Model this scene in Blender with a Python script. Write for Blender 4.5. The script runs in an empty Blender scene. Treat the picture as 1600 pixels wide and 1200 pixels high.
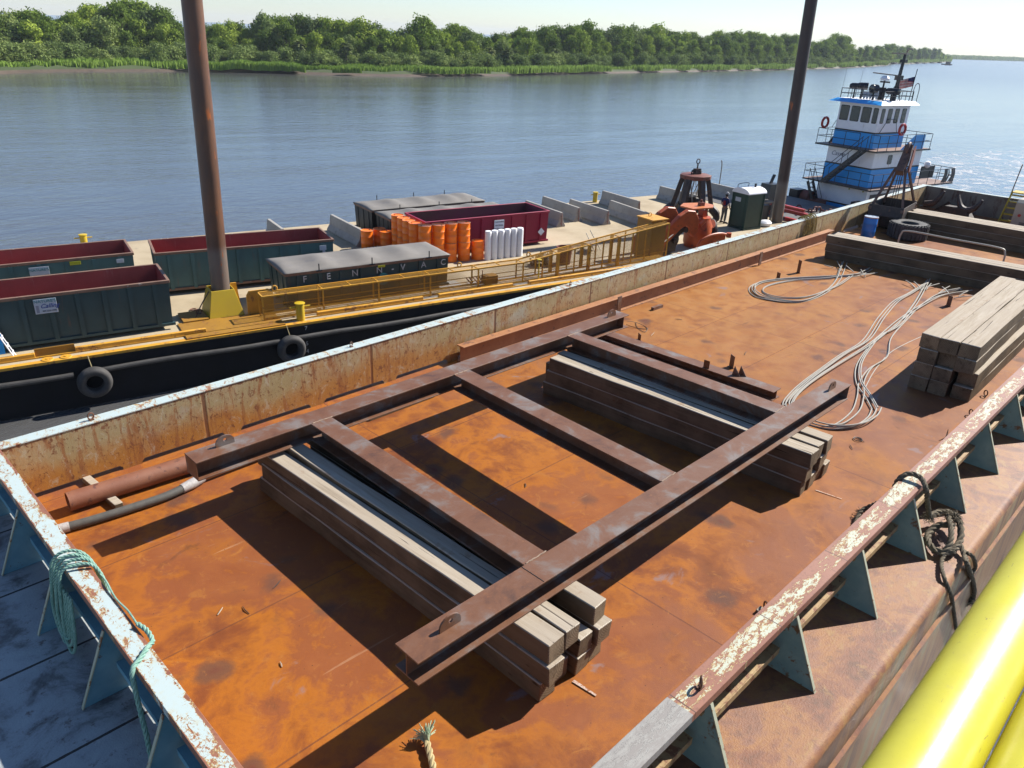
import bpy, bmesh, math, random
from mathutils import Vector, Matrix, noise
random.seed(7)
PI = math.pi
sc = bpy.context.scene
col = sc.collection
V = Vector
ORD = ['first', 'second', 'third', 'fourth', 'fifth', 'sixth', 'seventh', 'eighth', 'ninth', 'tenth', 'eleventh', 'twelfth', 'thirteenth', 'fourteenth', 'fifteenth', 'sixteenth', 'seventeenth', 'eighteenth', 'nineteenth', 'twentieth', 'twenty-first', 'twenty-second']

# ------------------------------------------------------------ camera model (camera stands 7.58 m above the near barge's deck)
CAMZ = 7.58
FPX = 1196.54
pt, ro, ya = math.radians(24.4898), math.radians(2.60938), math.radians(43.884)
fw = V((math.cos(ya)*math.cos(pt), math.sin(ya)*math.cos(pt), -math.sin(pt)))
rt0 = V((math.sin(ya), -math.cos(ya), 0)); up0 = rt0.cross(fw)
RT = math.cos(ro)*rt0 + math.sin(ro)*up0
UP = -math.sin(ro)*rt0 + math.cos(ro)*up0
CAM = V((0, 0, CAMZ))
def ray(x, y): return fw + RT*((x-800)/FPX) - UP*((y-600)/FPX)
def P(x, y, z=0.0):
    """a point of the photograph (1600 x 1200) on the level plane z"""
    d = ray(x, y); return CAM + d*((z-CAMZ)/d.z)
def PY(x, y, Y):
    d = ray(x, y); return CAM + d*(Y/d.y)
def hgt(b, x, y):
    d = ray(x, y); t = (b.x*d.x+b.y*d.y)/(d.x*d.x+d.y*d.y); return CAMZ+t*d.z-b.z

# ------------------------------------------------------------ mesh builder
class MB:
    def __init__(s): s.v = []; s.f = []; s.mi = []; s.m = 0
    def add(s, vs, fs, M=None):
        o = len(s.v)
        for p in vs:
            p = V(p); s.v.append(tuple(M @ p) if M is not None else tuple(p))
        for f in fs: s.f.append(tuple(i+o for i in f)); s.mi.append(s.m)
        return s
    def box(s, x0, x1, y0, y1, z0, z1, M=None):
        return s.add([(x0,y0,z0),(x1,y0,z0),(x1,y1,z0),(x0,y1,z0),(x0,y0,z1),(x1,y0,z1),(x1,y1,z1),(x0,y1,z1)],
                     [(0,3,2,1),(4,5,6,7),(0,1,5,4),(1,2,6,5),(2,3,7,6),(3,0,4,7)], M)
    def bar(s, p0, p1, w, h=None, up=(0,0,1)):
        """a square bar from p0 to p1"""
        h = w if h is None else h
        p0 = V(p0); p1 = V(p1); d = p1-p0; L = d.length
        if L < 1e-6: return s
        d.normalize(); u = V(up)
        if abs(d.dot(u)) > .98: u = V((1,0,0))
        a = d.cross(u).normalized(); b = a.cross(d)
        M = Matrix(((d.x,a.x,b.x,p0.x),(d.y,a.y,b.y,p0.y),(d.z,a.z,b.z,p0.z),(0,0,0,1)))
        return s.box(0, L, -w/2, w/2, -h/2, h/2, M)
    def prism(s, poly, O, A, B, D):
        """poly (a,b) placed at O + a*A + b*B, extruded by D"""
        O, A, B, D = V(O), V(A), V(B), V(D); n = len(poly)
        vs = [O+A*a+B*b for a, b in poly] + [O+A*a+B*b+D for a, b in poly]
        fs = [tuple(range(n))[::-1], tuple(range(n, 2*n))] + [(i, (i+1) % n, n+(i+1) % n, n+i) for i in range(n)]
        return s.add(vs, fs)
    def tube(s, pts, r, n=8, closed=False, cap=True):
        pts = [V(p) for p in pts]; N = len(pts)
        rr = r if isinstance(r, (list, tuple)) else [r]*N
        d0 = (pts[1]-pts[0]).normalized(); u = V((0,0,1)) if abs(d0.z) < .9 else V((1,0,0))
        a = d0.cross(u).normalized(); vs = []
        for i, p in enumerate(pts):
            if closed: d = pts[(i+1) % N]-pts[i-1]
            else: d = pts[min(i+1, N-1)]-pts[max(i-1, 0)]
            d.normalize(); a = (a-d*a.dot(d))
            if a.length < 1e-5: a = d.orthogonal()
            a.normalize(); b = d.cross(a)
            for k in range(n):
                t = 2*PI*k/n; vs.append(p+(a*math.cos(t)+b*math.sin(t))*rr[i])
        fs = []
        for i in range(N if closed else N-1):
            j = (i+1) % N
            for k in range(n): fs.append((i*n+k, i*n+(k+1) % n, j*n+(k+1) % n, j*n+k))
        if cap and not closed:
            fs.append(tuple(range(n))[::-1]); fs.append(tuple((N-1)*n+k for k in range(n)))
        return s.add(vs, fs)
    def lathe(s, prof, n=24, M=None, cap=True):
        vs = [(r*math.cos(2*PI*k/n), r*math.sin(2*PI*k/n), z) for r, z in prof for k in range(n)]
        fs = [(i*n+k, i*n+(k+1) % n, (i+1)*n+(k+1) % n, (i+1)*n+k) for i in range(len(prof)-1) for k in range(n)]
        if cap: fs += [tuple(range(n))[::-1], tuple((len(prof)-1)*n+k for k in range(n))]
        return s.add(vs, fs, M)
    def torus(s, c, R, r, axis='z', n=28, m=10, sq=1.0):
        pts = []
        c = V(c)
        for i in range(n):
            t = 2*PI*i/n; a, b = R*math.cos(t), R*math.sin(t)
            pts.append(c+(V((a,b,0)) if axis == 'z' else V((a,0,b)) if axis == 'y' else V((0,a,b))))
        return s.tube(pts, r, m, closed=True)
    def build(s, name, mat, parent=None, smooth=35, bevel=0, loc=None, rz=0):
        me = bpy.data.meshes.new(name); me.from_pydata(s.v, [], s.f)
        ms = mat if isinstance(mat, (list, tuple)) else [mat]
        for m in ms: me.materials.append(m)
        if len(ms) > 1: me.polygons.foreach_set('material_index', s.mi)
        me.update()
        bm = bmesh.new(); bm.from_mesh(me)
        bmesh.ops.recalc_face_normals(bm, faces=bm.faces); bm.to_mesh(me); bm.free()
        if smooth:
            me.polygons.foreach_set('use_smooth', [True]*len(me.polygons))
            me.set_sharp_from_angle(angle=math.radians(smooth))
        o = bpy.data.objects.new(name, me); col.objects.link(o)
        if parent is not None: o.parent = parent
        if loc is not None: o.location = loc
        if rz: o.rotation_euler.z = rz
        if bevel:
            b = o.modifiers.new('bevel', 'BEVEL'); b.width = bevel; b.segments = 1; b.limit_method = 'ANGLE'; b.angle_limit = math.radians(50)
        return o

def tag(o, label=None, cat=None, group=None, kind=None):
    if label: o['label'] = label
    if cat: o['category'] = cat
    if group: o['group'] = group
    if kind: o['kind'] = kind
    return o
def thing(name, label, cat, loc=(0,0,0), rz=0, group=None):
    o = bpy.data.objects.new(name, None); col.objects.link(o); o.empty_display_size = .2
    o.location = loc; o.rotation_euler = (0, 0, rz)
    return tag(o, label, cat, group)
def dup(o, loc=None, rz=None, label=None, group=None, scale=None, parent=None):
    kids = list(o.children)
    c = o.copy(); col.objects.link(c)
    if parent is not None: c.parent = parent
    if loc is not None: c.location = loc
    if rz is not None: c.rotation_euler = (0, 0, rz)
    if scale is not None: c.scale = scale
    if label: c['label'] = label
    if group: c['group'] = group
    for k in kids: dup(k, parent=c)
    return c
def smoothpath(pts, k=6):
    pts = [V(p) for p in pts]; out = []
    for i in range(len(pts)-1):
        p0 = pts[max(i-1, 0)]; p1 = pts[i]; p2 = pts[i+1]; p3 = pts[min(i+2, len(pts)-1)]
        for j in range(k):
            t = j/k
            out.append(.5*((2*p1)+(p2-p0)*t+(2*p0-5*p1+4*p2-p3)*t*t+(3*p1-p0-3*p2+p3)*t**3))
    out.append(pts[-1]); return out
def resample(pts, step):
    out = [pts[0].copy()]; acc = 0
    for i in range(len(pts)-1):
        a, b = pts[i], pts[i+1]; L = (b-a).length; t = step-acc
        while t <= L: out.append(a.lerp(b, t/L)); t += step
        acc = L-(t-step)
    return out
def rope(mb, pts, r, lay=None, strands=3, n=6):
    """laid rope: strands twisted round the path"""
    lay = lay or r*7
    pts = resample(smoothpath(pts, 10), lay/8)
    if len(pts) < 3: return
    a = (pts[1]-pts[0]).normalized().orthogonal().normalized(); fr = []
    for i, p in enumerate(pts):
        d = (pts[min(i+1, len(pts)-1)]-pts[max(i-1, 0)]).normalized()
        a = (a-d*a.dot(d)).normalized(); fr.append((p, a.copy(), d.cross(a)))
    for s in range(strands):
        q = [p+(A*math.cos(2*PI*(i/8+s/strands))+B*math.sin(2*PI*(i/8+s/strands)))*r*.5 for i, (p, A, B) in enumerate(fr)]
        mb.tube(q, r*.54, n)
def ibeam(mb, O, D, w, h, A, B=(0,0,1), tf=.024, tw=.018):
    """I profile, A = width direction, B = height direction"""
    a, t = w/2, tw/2
    poly = [(-a,0),(a,0),(a,tf),(t,tf),(t,h-tf),(a,h-tf),(a,h),(-a,h),(-a,h-tf),(-t,h-tf),(-t,tf),(-a,tf)]
    mb.prism(poly, O, A, B, D)

# ------------------------------------------------------------ materials
KA = [.66]
def kc(c): return (c[0]*KA[0], c[1]*KA[0], c[2]*KA[0], 1)
class NT:
    def __init__(s, name):
        s.mat = bpy.data.materials.new(name); s.mat.use_nodes = True; s.t = s.mat.node_tree; s.t.nodes.clear()
        s.out = s.t.nodes.new('ShaderNodeOutputMaterial'); s.b = s.t.nodes.new('ShaderNodeBsdfPrincipled')
        s.t.links.new(s.b.outputs[0], s.out.inputs[0])
    def n(s, typ, **k):
        o = s.t.nodes.new(typ)
        for a, v in k.items(): setattr(o, a, v)
        return o
    def l(s, a, b): s.t.links.new(a, b)
    def set(s, node, i, v):
        if hasattr(v, 'is_output') or isinstance(v, bpy.types.NodeSocket): s.l(v, node.inputs[i])
        else: node.inputs[i].default_value = v
    def pos(s):
        if not hasattr(s, '_p'): s._p = s.n('ShaderNodeNewGeometry').outputs['Position']
        return s._p
    def obj(s):
        if not hasattr(s, '_o'): s._o = s.n('ShaderNodeTexCoord').outputs['Object']
        return s._o
    def rnd(s): return s.n('ShaderNodeObjectInfo').outputs['Random']
    def vmul(s, v, k):
        o = s.n('ShaderNodeVectorMath', operation='MULTIPLY'); s.l(v, o.inputs[0]); o.inputs[1].default_value = k; return o.outputs[0]
    def vadd(s, v, w):
        o = s.n('ShaderNodeVectorMath', operation='ADD'); s.l(v, o.inputs[0]); s.set(o, 1, w); return o.outputs[0]
    def sep(s, v):
        o = s.n('ShaderNodeSeparateXYZ'); s.l(v, o.inputs[0]); return o.outputs
    def noise(s, v, scale, det=5, rough=.6, dist=0, dim='3D'):
        o = s.n('ShaderNodeTexNoise'); s.l(v, o.inputs['Vector']); o.inputs['Scale'].default_value = scale
        o.inputs['Detail'].default_value = det; o.inputs['Roughness'].default_value = rough; o.inputs['Distortion'].default_value = dist
        return o.outputs['Fac']
    def vor(s, v, scale, feat='F1', rnd=1.0):
        o = s.n('ShaderNodeTexVoronoi', feature=feat); s.l(v, o.inputs['Vector']); o.inputs['Scale'].default_value = scale
        o.inputs['Randomness'].default_value = rnd; return o.outputs['Distance']
    def m(s, op, a, b=0.0, c=None):
        o = s.n('ShaderNodeMath', operation=op); s.set(o, 0, a); s.set(o, 1, b)
        if c is not None: s.set(o, 2, c)
        return o.outputs[0]
    def ss(s, x, a, b, lo=0.0, hi=1.0):
        o = s.n('ShaderNodeMapRange', interpolation_type='SMOOTHSTEP'); s.l(x, o.inputs[0])
        o.inputs[1].default_value = a; o.inputs[2].default_value = b; o.inputs[3].default_value = lo; o.inputs[4].default_value = hi
        return o.outputs[0]
    def mix(s, f, a, b, mode='MIX'):
        o = s.n('ShaderNodeMix', data_type='RGBA', blend_type=mode)
        s.set(o, 0, f)
        for i, c in ((6, a), (7, b)):
            if isinstance(c, tuple): o.inputs[i].default_value = kc(c)
            else: s.l(c, o.inputs[i])
        return o.outputs[2]
    def ramp(s, x, stops):
        o = s.n('ShaderNodeValToRGB'); s.l(x, o.inputs[0]); e = o.color_ramp.elements
        while len(e) < len(stops): e.new(.5)
        for k, (p, c) in enumerate(stops): e[k].position = p; e[k].color = kc(c)
        return o.outputs[0]
    def bump(s, h, st=.3, dist=.01, nrm=None):
        o = s.n('ShaderNodeBump'); o.inputs['Strength'].default_value = st; o.inputs['Distance'].default_value = dist
        s.l(h, o.inputs['Height'])
        if nrm is not None: s.l(nrm, o.inputs['Normal'])
        s.l(o.outputs[0], s.b.inputs['Normal']); return o.outputs[0]
    def fin(s, colr, rough=.7, metal=0.0, spec=None):
        if isinstance(colr, tuple): s.b.inputs['Base Color'].default_value = kc(colr)
        else: s.l(colr, s.b.inputs['Base Color'])
        s.set(s.b, 'Roughness', rough); s.b.inputs['Metallic'].default_value = metal
        if spec is not None: s.b.inputs['Specular IOR Level'].default_value = spec
        return s.mat

def gen(name, c1, c2, scale=3, rough=.7, c3=None, th=(.55, .7), s3=None, bump=.2, bd=.01, world=False, metal=0, streak=1.0, spec=None):
    """two-tone surface with optional third tone (wear) by a noise threshold"""
    t = NT(name); v = t.pos() if world else t.obj()
    a = t.noise(v, scale, 6, .65)
    c = t.mix(t.ss(a, .3, .7), c1, c2)
    if c3:
        w = t.vmul(v, (1, 1, streak)); b = t.noise(w, s3 or scale*1.7, 8, .7)
        c = t.mix(t.ss(b, *th), c, c3)
    t.bump(t.noise(v, scale*9, 4, .7), bump, bd)
    return t.fin(c, rough, metal, spec)

M = {}
def rust_deck():
    t = NT('rusted_deck'); p = t.pos(); xyz = t.sep(p)
    n1 = t.noise(p, .33, 6, .6, .6); n2 = t.noise(p, 1.4, 8, .68, .4); n3 = t.noise(p, 7, 8, .72); n4 = t.noise(p, 60, 4, .7)
    base = t.ramp(t.m('ADD', t.m('MULTIPLY', n1, .62), t.m('MULTIPLY', n2, .38)),
                  [(.32, (.15,.045,.018)), (.42, (.28,.08,.02)), (.49, (.50,.16,.014)), (.54, (.33,.098,.028)), (.60, (.37,.115,.03)), (.66, (.45,.145,.018)), (.76, (.28,.095,.04))])
    sal = t.ramp(n2, [(.3, (.29,.11,.03)), (.45, (.43,.175,.04)), (.58, (.50,.235,.062)), (.72, (.37,.155,.055))])
    far = t.ss(xyz[0], 6.5, 21)
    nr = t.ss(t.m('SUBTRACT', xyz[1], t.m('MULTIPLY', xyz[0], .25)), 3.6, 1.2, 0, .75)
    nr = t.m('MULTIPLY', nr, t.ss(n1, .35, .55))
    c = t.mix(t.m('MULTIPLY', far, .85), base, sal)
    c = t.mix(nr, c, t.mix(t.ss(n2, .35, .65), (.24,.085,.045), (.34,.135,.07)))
    c = t.mix(t.ss(n3, .57, .80, 0, .35), c, (.22,.08,.035))
    c = t.mix(t.ss(n3, .4, .22, 0, .35), c, (.62,.33,.12))
    # round puddle stains
    ds = t.n('ShaderNodeTexNoise'); t.l(p, ds.inputs['Vector']); ds.inputs['Scale'].default_value = 1.6
    wv = t.vadd(t.vmul(p, (1, 1, 0)), t.vmul(ds.outputs['Color'], (.55, .35, 0)))
    vd = t.vor(wv, 1.0)
    ring = t.ss(t.m('ADD', vd, t.m('MULTIPLY', t.m('SUBTRACT', n3, .5), .22)), .31, .13, 0, .85); core = t.ss(vd, .12, .02, 0, .85)
    keep = t.ss(t.noise(p, .6, 2), .40, .50)
    c = t.mix(t.m('MULTIPLY', ring, keep), c, (.15,.07,.045))
    c = t.mix(t.m('MULTIPLY', core, keep), c, (.17,.045,.03))
    # bare purple-grey mill scale patches
    pu = t.ss(t.noise(t.vmul(p, (1, 1.3, 1)), .9, 6, .6, .8), .63, .70, 0, .7)
    c = t.mix(pu, c, (.30,.22,.22))
    # weld seams
    def seam(co, per, off, wdt=.012):
        f = t.m('ABSOLUTE', t.m('SUBTRACT', t.m('FRACT', t.m('DIVIDE', t.m('ADD', co, off), per)), .5))
        return t.m('LESS_THAN', t.m('ADD', f, t.m('MULTIPLY', t.m('SUBTRACT', n4, .5), .004)), wdt/per)
    se = t.m('MAXIMUM', seam(xyz[1], 2.44, .2), seam(xyz[0], 6.1, 2.05+3.05-4))
    cell = t.n('ShaderNodeCombineXYZ'); t.l(t.m('FLOOR', t.m('DIVIDE', t.m('ADD', xyz[0], 1.1-3.05), 6.1)), cell.inputs[0]); t.l(t.m('FLOOR', t.m('ADD', t.m('DIVIDE', t.m('ADD', xyz[1], .2), 2.44), .5)), cell.inputs[1])
    wn = t.n('ShaderNodeTexWhiteNoise'); t.l(cell.outputs[0], wn.inputs['Vector']); c = t.mix(t.m('MULTIPLY', wn.outputs['Value'], .22), c, (.25,.085,.04))
    sb = t.ss(t.m('ABSOLUTE', t.m('SUBTRACT', t.m('FRACT', t.m('DIVIDE', t.m('ADD', xyz[1], .2), 2.44)), .5)), .035, .006, 0, 1); c = t.mix(t.m('MULTIPLY', sb, t.ss(n2, .42, .6, 0, .45)), c, (.50,.17,.02))
    c = t.mix(t.m('MULTIPLY', se, .65), c, (.14,.05,.03))
    m2 = t.noise(p, 3.1, 9, .74, .9); c = t.mix(t.ss(m2, .56, .74, 0, .40), c, (.22,.08,.03)); c = t.mix(t.ss(m2, .44, .34, 0, .5), c, (.50,.20,.04))
    pr = t.noise(t.vmul(p, (1, 2.2, 1)), 2.2, 9, .78, .7); c = t.mix(t.ss(pr, .62, .635, 0, .25), c, (.26,.11,.06))
    dr = t.noise(t.vmul(p, (.35, 9, 1)), 1.3, 5, .65, .9); c = t.mix(t.m('MULTIPLY', t.ss(dr, .66, .70, 0, .35), t.ss(n1, .5, .6)), c, (.60,.36,.20))
    d2 = t.noise(t.vadd(p, (9.0, 3.0, 0)), .8, 7, .72, 1.3); c = t.mix(t.ss(d2, .60, .72, 0, .55), c, (.13,.05,.025))
    sp = t.vor(p, 9); c = t.mix(t.m('MULTIPLY', t.m('LESS_THAN', sp, .07), t.ss(n2, .5, .6)), c, (.05,.03,.02))
    # grime speckle
    c = t.mix(t.ss(n4, .64, .8, 0, .35), c, (.10,.05,.03))
    h = t.m('ADD', t.m('MULTIPLY', n3, .6), t.m('MULTIPLY', n4, .25)); h = t.m('SUBTRACT', h, t.m('MULTIPLY', se, .5))
    b1 = t.bump(h, .35, .02)
    big = t.n('ShaderNodeBump'); big.inputs['Strength'].default_value = .5; big.inputs['Distance'].default_value = .12
    t.l(t.noise(p, .55, 2), big.inputs['Height']); t.l(b1, big.inputs['Normal']); t.l(big.outputs[0], t.b.inputs['Normal'])
    return t.fin(c, t.ss(n2, .3, .7, .5, .74), 0, .18)
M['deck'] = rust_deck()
def outer_deck():
    t = NT('outer_deck_plating'); p = t.pos(); xyz = t.sep(p)
    n2 = t.noise(p, 1.2, 8, .68, .4); n3 = t.noise(p, 5, 8, .75)
    red = t.ramp(n2, [(.3, (.12,.05,.025)), (.43, (.27,.10,.045)), (.52, (.38,.165,.05)), (.60, (.30,.13,.07)), (.75, (.16,.07,.04))])
    red = t.mix(t.ss(n3, .52, .70, 0, .7), red, (.13,.055,.03)); n6 = t.noise(t.vadd(p, (5, 2, 0)), 2.3, 9, .76, .8); red = t.mix(t.ss(n6, .54, .62, 0, .55), red, (.42,.24,.07)); red = t.mix(t.ss(n6, .42, .34, 0, .5), red, (.14,.06,.035))
    blu = t.ramp(n2, [(.3, (.26,.27,.26)), (.5, (.44,.48,.48)), (.7, (.56,.61,.61))])
    blu = t.mix(t.ss(n3, .55, .68, 0, .8), blu, (.13,.07,.05)); blu = t.mix(t.ss(n2, .5, .36, 0, .7), blu, (.10,.085,.08))
    f = t.m('ABSOLUTE', t.m('SUBTRACT', t.m('FRACT', t.m('DIVIDE', xyz[1], 1.7)), .5))
    blu = t.mix(t.m('LESS_THAN', t.m('ADD', f, t.m('MULTIPLY', n3, .02)), .022), blu, (.05,.035,.03))
    c = t.mix(t.ss(xyz[0], 2.1, 2.0), red, blu)
    t.bump(t.m('ADD', n3, t.noise(p, 40, 4)), .35, .015)
    return t.fin(c, .62, 0, .4)
M['outer'] = outer_deck()
def hull_side():
    t = NT('rusty_hull'); p = t.pos(); xyz = t.sep(p)
    w = t.vmul(p, (1.1, 1.1, .25))
    n2 = t.noise(w, 1.3, 8, .7, .5); n3 = t.noise(w, 6, 8, .75)
    c = t.ramp(n2, [(.28, (.05,.03,.02)), (.42, (.22,.09,.03)), (.52, (.36,.17,.05)), (.6, (.30,.26,.12)), (.7, (.25,.10,.07))])
    c = t.mix(t.ss(n3, .5, .7, 0, .7), c, (.10,.05,.035))
    t.bump(n3, .4, .02); return t.fin(c, .6)
M['hull'] = hull_side()
def bulwark(name, seams=True):
    t = NT(name); p = t.pos(); xyz = t.sep(p)
    big = t.noise(p, .7, 6, .65, .5); st = t.noise(t.vmul(p, (3.2, 3.2, .55)), 1.6, 9, .75, .6); fine = t.noise(t.vmul(p, (1, 1, .8)), 11, 9, .78, .5)
    cream = t.mix(t.ss(big, .35, .65), (.50,.40,.19), (.58,.51,.32))
    blu = t.mix(t.ss(t.noise(p, 1.1, 4), .56, .66, 0, .5), cream, (.50,.58,.55))
    # orange wash stronger near the foot
    low = t.m('ADD', t.ss(xyz[2], .85, .1, 0, .75), t.m('MULTIPLY', t.m('SUBTRACT', big, .5), 2.2))
    lf = t.ss(xyz[0], 24, 5, .6, 1.0)
    c = t.mix(t.m('MULTIPLY', t.ss(low, -.25, .65), lf), blu, (.56,.25,.05))
    # streaks
    s1 = t.ss(t.m('ADD', st, t.m('MULTIPLY', t.ss(xyz[0], 22, 5), .05)), .545, .66)
    c = t.mix(t.m('MULTIPLY', s1, .8), c, (.40,.15,.045))
    dk = t.noise(t.vmul(p, (1.6, 1.6, 1.1)), 3.4, 10, .8, .6); c = t.mix(t.ss(dk, .545, .60, 0, .85), c, (.27,.10,.045)); c = t.mix(t.ss(dk, .46, .38, 0, .5), c, (.66,.62,.46))
    # chips
    edge = t.m('MULTIPLY', t.ss(xyz[2], .93, 1.08), .09)
    ch = t.ss(t.m('ADD', fine, edge), .575, .605)
    c = t.mix(t.m('MULTIPLY', ch, .9), c, (.24,.085,.035))
    scr = t.ss(t.noise(t.vmul(p, (.8, .8, 5)), 3.3, 6, .7, 1.5), .645, .665, 0, .7)
    c = t.mix(scr, c, (.30,.12,.06))
    if seams:
        f = t.m('ABSOLUTE', t.m('SUBTRACT', t.m('FRACT', t.m('DIVIDE', t.m('ADD', xyz[0], .5), 3.94)), .5))
        sm = t.ss(t.m('ADD', f, t.m('MULTIPLY', t.m('SUBTRACT', st, .5), .02)), .013, .004)
        c = t.mix(t.m('MULTIPLY', sm, .85), c, (.20,.07,.03))
        h2 = t.m('ADD', fine, t.m('MULTIPLY', sm, -1.2))
    else: h2 = fine
    t.bump(h2, .4, .015)
    return t.fin(c, .6, 0, .4)
M['bulwark'] = bulwark('cream_bulwark_paint')
M['bulwark_end'] = gen('shaded_bulwark_paint', (.20,.165,.13), (.30,.26,.20), 1.4, .7, (.12,.06,.04), (.52,.62), 3, .3, .015, world=True, streak=.25)  # far end wall: shade put into a darker brown-grey colour, plus dark streaks
def cap(name, white, th, near):
    t = NT(name); p = t.pos(); xyz = t.sep(p)
    q = t.vmul(p, (.55, 1.6, 0) if near else (1.5, .75, 0))
    a = t.noise(q, 1.1, 3, .5); ch = t.noise(q, 7.5 if near else 4.2, 9, .76, .35); vo = t.n('ShaderNodeTexVoronoi', feature='DISTANCE_TO_EDGE'); t.l(t.vadd(q, t.noise(p, 5, 3)), vo.inputs['Vector']); vo.inputs['Scale'].default_value = 5.5
    k = t.m('ADD', t.m('ADD', ch, t.m('MULTIPLY', t.m('SUBTRACT', a, .5), .5)), t.ss(vo.outputs['Distance'], .07, .0, 0, .12))
    if near: edge = t.m('MAXIMUM', t.ss(xyz[1], 2.90, 2.965), t.ss(xyz[1], 2.72, 2.66))
    else: edge = t.m('MAXIMUM', t.m('MULTIPLY', t.ss(xyz[0], 1.955, 1.99), t.m('LESS_THAN', xyz[0], 2.02)), t.m('MULTIPLY', t.ss(xyz[0], 1.79, 1.765), t.m('LESS_THAN', xyz[0], 2.02)))
    k = t.m('ADD', k, t.m('MULTIPLY', edge, .16))
    f = t.ss(k, th, th+.012); f2 = t.ss(k, th-.03, th-.018)
    red = t.mix(t.ss(a, .3, .7), (.30,.105,.055), (.40,.17,.10)); red = t.mix(t.ss(t.noise(p, 22, 5), .5, .7, 0, .5), red, (.18,.07,.04))
    c = t.mix(f2, t.mix(t.ss(t.noise(p, 9, 5), .5, .75, 0, .6), white, (.62,.62,.48)), (.62,.42,.14)); c = t.mix(f, c, red)
    if near:
        c = t.mix(t.m('LESS_THAN', xyz[0], 5.75), c, t.mix(t.ss(ch, .4, .6), (.42,.40,.36), (.33,.30,.27)))
        g = t.m('FRACT', t.m('DIVIDE', xyz[0], 1.93)); c = t.mix(t.m('LESS_THAN', g, .008), c, (.12,.05,.03))
    t.bump(t.m('MULTIPLY', f, -1), .5, .006)
    return t.fin(c, .5, 0, .5)
M['cap'] = cap('chipped_white_paint', (.60,.71,.69), .615, False)
M['cap_near'] = cap('chipped_cream_paint', (.62,.65,.50), .515, True)
M['blue'] = gen('faded_blue_paint', (.14,.36,.47), (.20,.45,.56), 2.5, .5, (.16,.08,.05), (.62,.66), 4, .25)
M['gusset'] = gen('grey_green_paint', (.24,.40,.38), (.36,.52,.46), 2.5, .6, (.24,.12,.05), (.58,.64), 3, .25)
M['gusset_edge'] = gen('pale_edge_paint', (.50,.50,.34), (.60,.60,.44), 4, .6, (.30,.14,.06), (.56,.6), 9, .2)
def steel():
    t = NT('rusted_beam_steel'); p = t.obj(); g = t.n('ShaderNodeNewGeometry'); 
    n = t.noise(p, 1.7, 8, .66, .4); n2 = t.noise(t.vmul(p, (1,1,1)), 9, 8, .74); n3 = t.noise(p, 70, 3)
    c = t.ramp(n, [(.3, (.11,.045,.024)), (.44, (.20,.08,.034)), (.51, (.21,.095,.05)), (.60, (.23,.17,.14)), (.72, (.28,.25,.235))])
    c = t.mix(t.ss(n2, .56, .7, 0, .75), c, (.31,.12,.045))
    c = t.mix(t.ss(n2, .40, .28, 0, .5), c, (.10,.05,.045))
    c = t.mix(t.ss(n3, .62, .75, 0, .3), c, (.30,.2,.16))
    t.bump(t.m('ADD', n2, t.m('MULTIPLY', n3, .5)), .25, .008)
    return t.fin(c, .55, 0, .45)
M['steel'] = steel()
M['weld'] = gen('pale_weld_metal', (.55,.40,.28), (.40,.27,.18), 30, .45, metal=.3)
M['chalk'] = gen('worn_chalk', (.75,.62,.54), (.55,.33,.22), 40, .9, (.42,.17,.08), (.5,.56), 30)
M['stringer'] = gen('rusty_yellow_paint', (.42,.25,.10), (.52,.36,.16), 4, .6, (.26,.10,.04), (.5,.6), 7, .3)
M['brown_beam'] = gen('orange_brown_beam', (.40,.16,.06), (.52,.23,.09), 1.5, .62, (.18,.08,.05), (.56,.66), 4, .25)
M['edge_rust'] = gen('cut_edge_rust', (.42,.16,.05), (.32,.11,.04), 6, .7)
M['pipe'] = gen('rusted_pipe', (.28,.10,.05), (.36,.15,.08), 3, .6, (.16,.06,.04), (.55,.65), 6, .25)
KA[0] = .98
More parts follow.
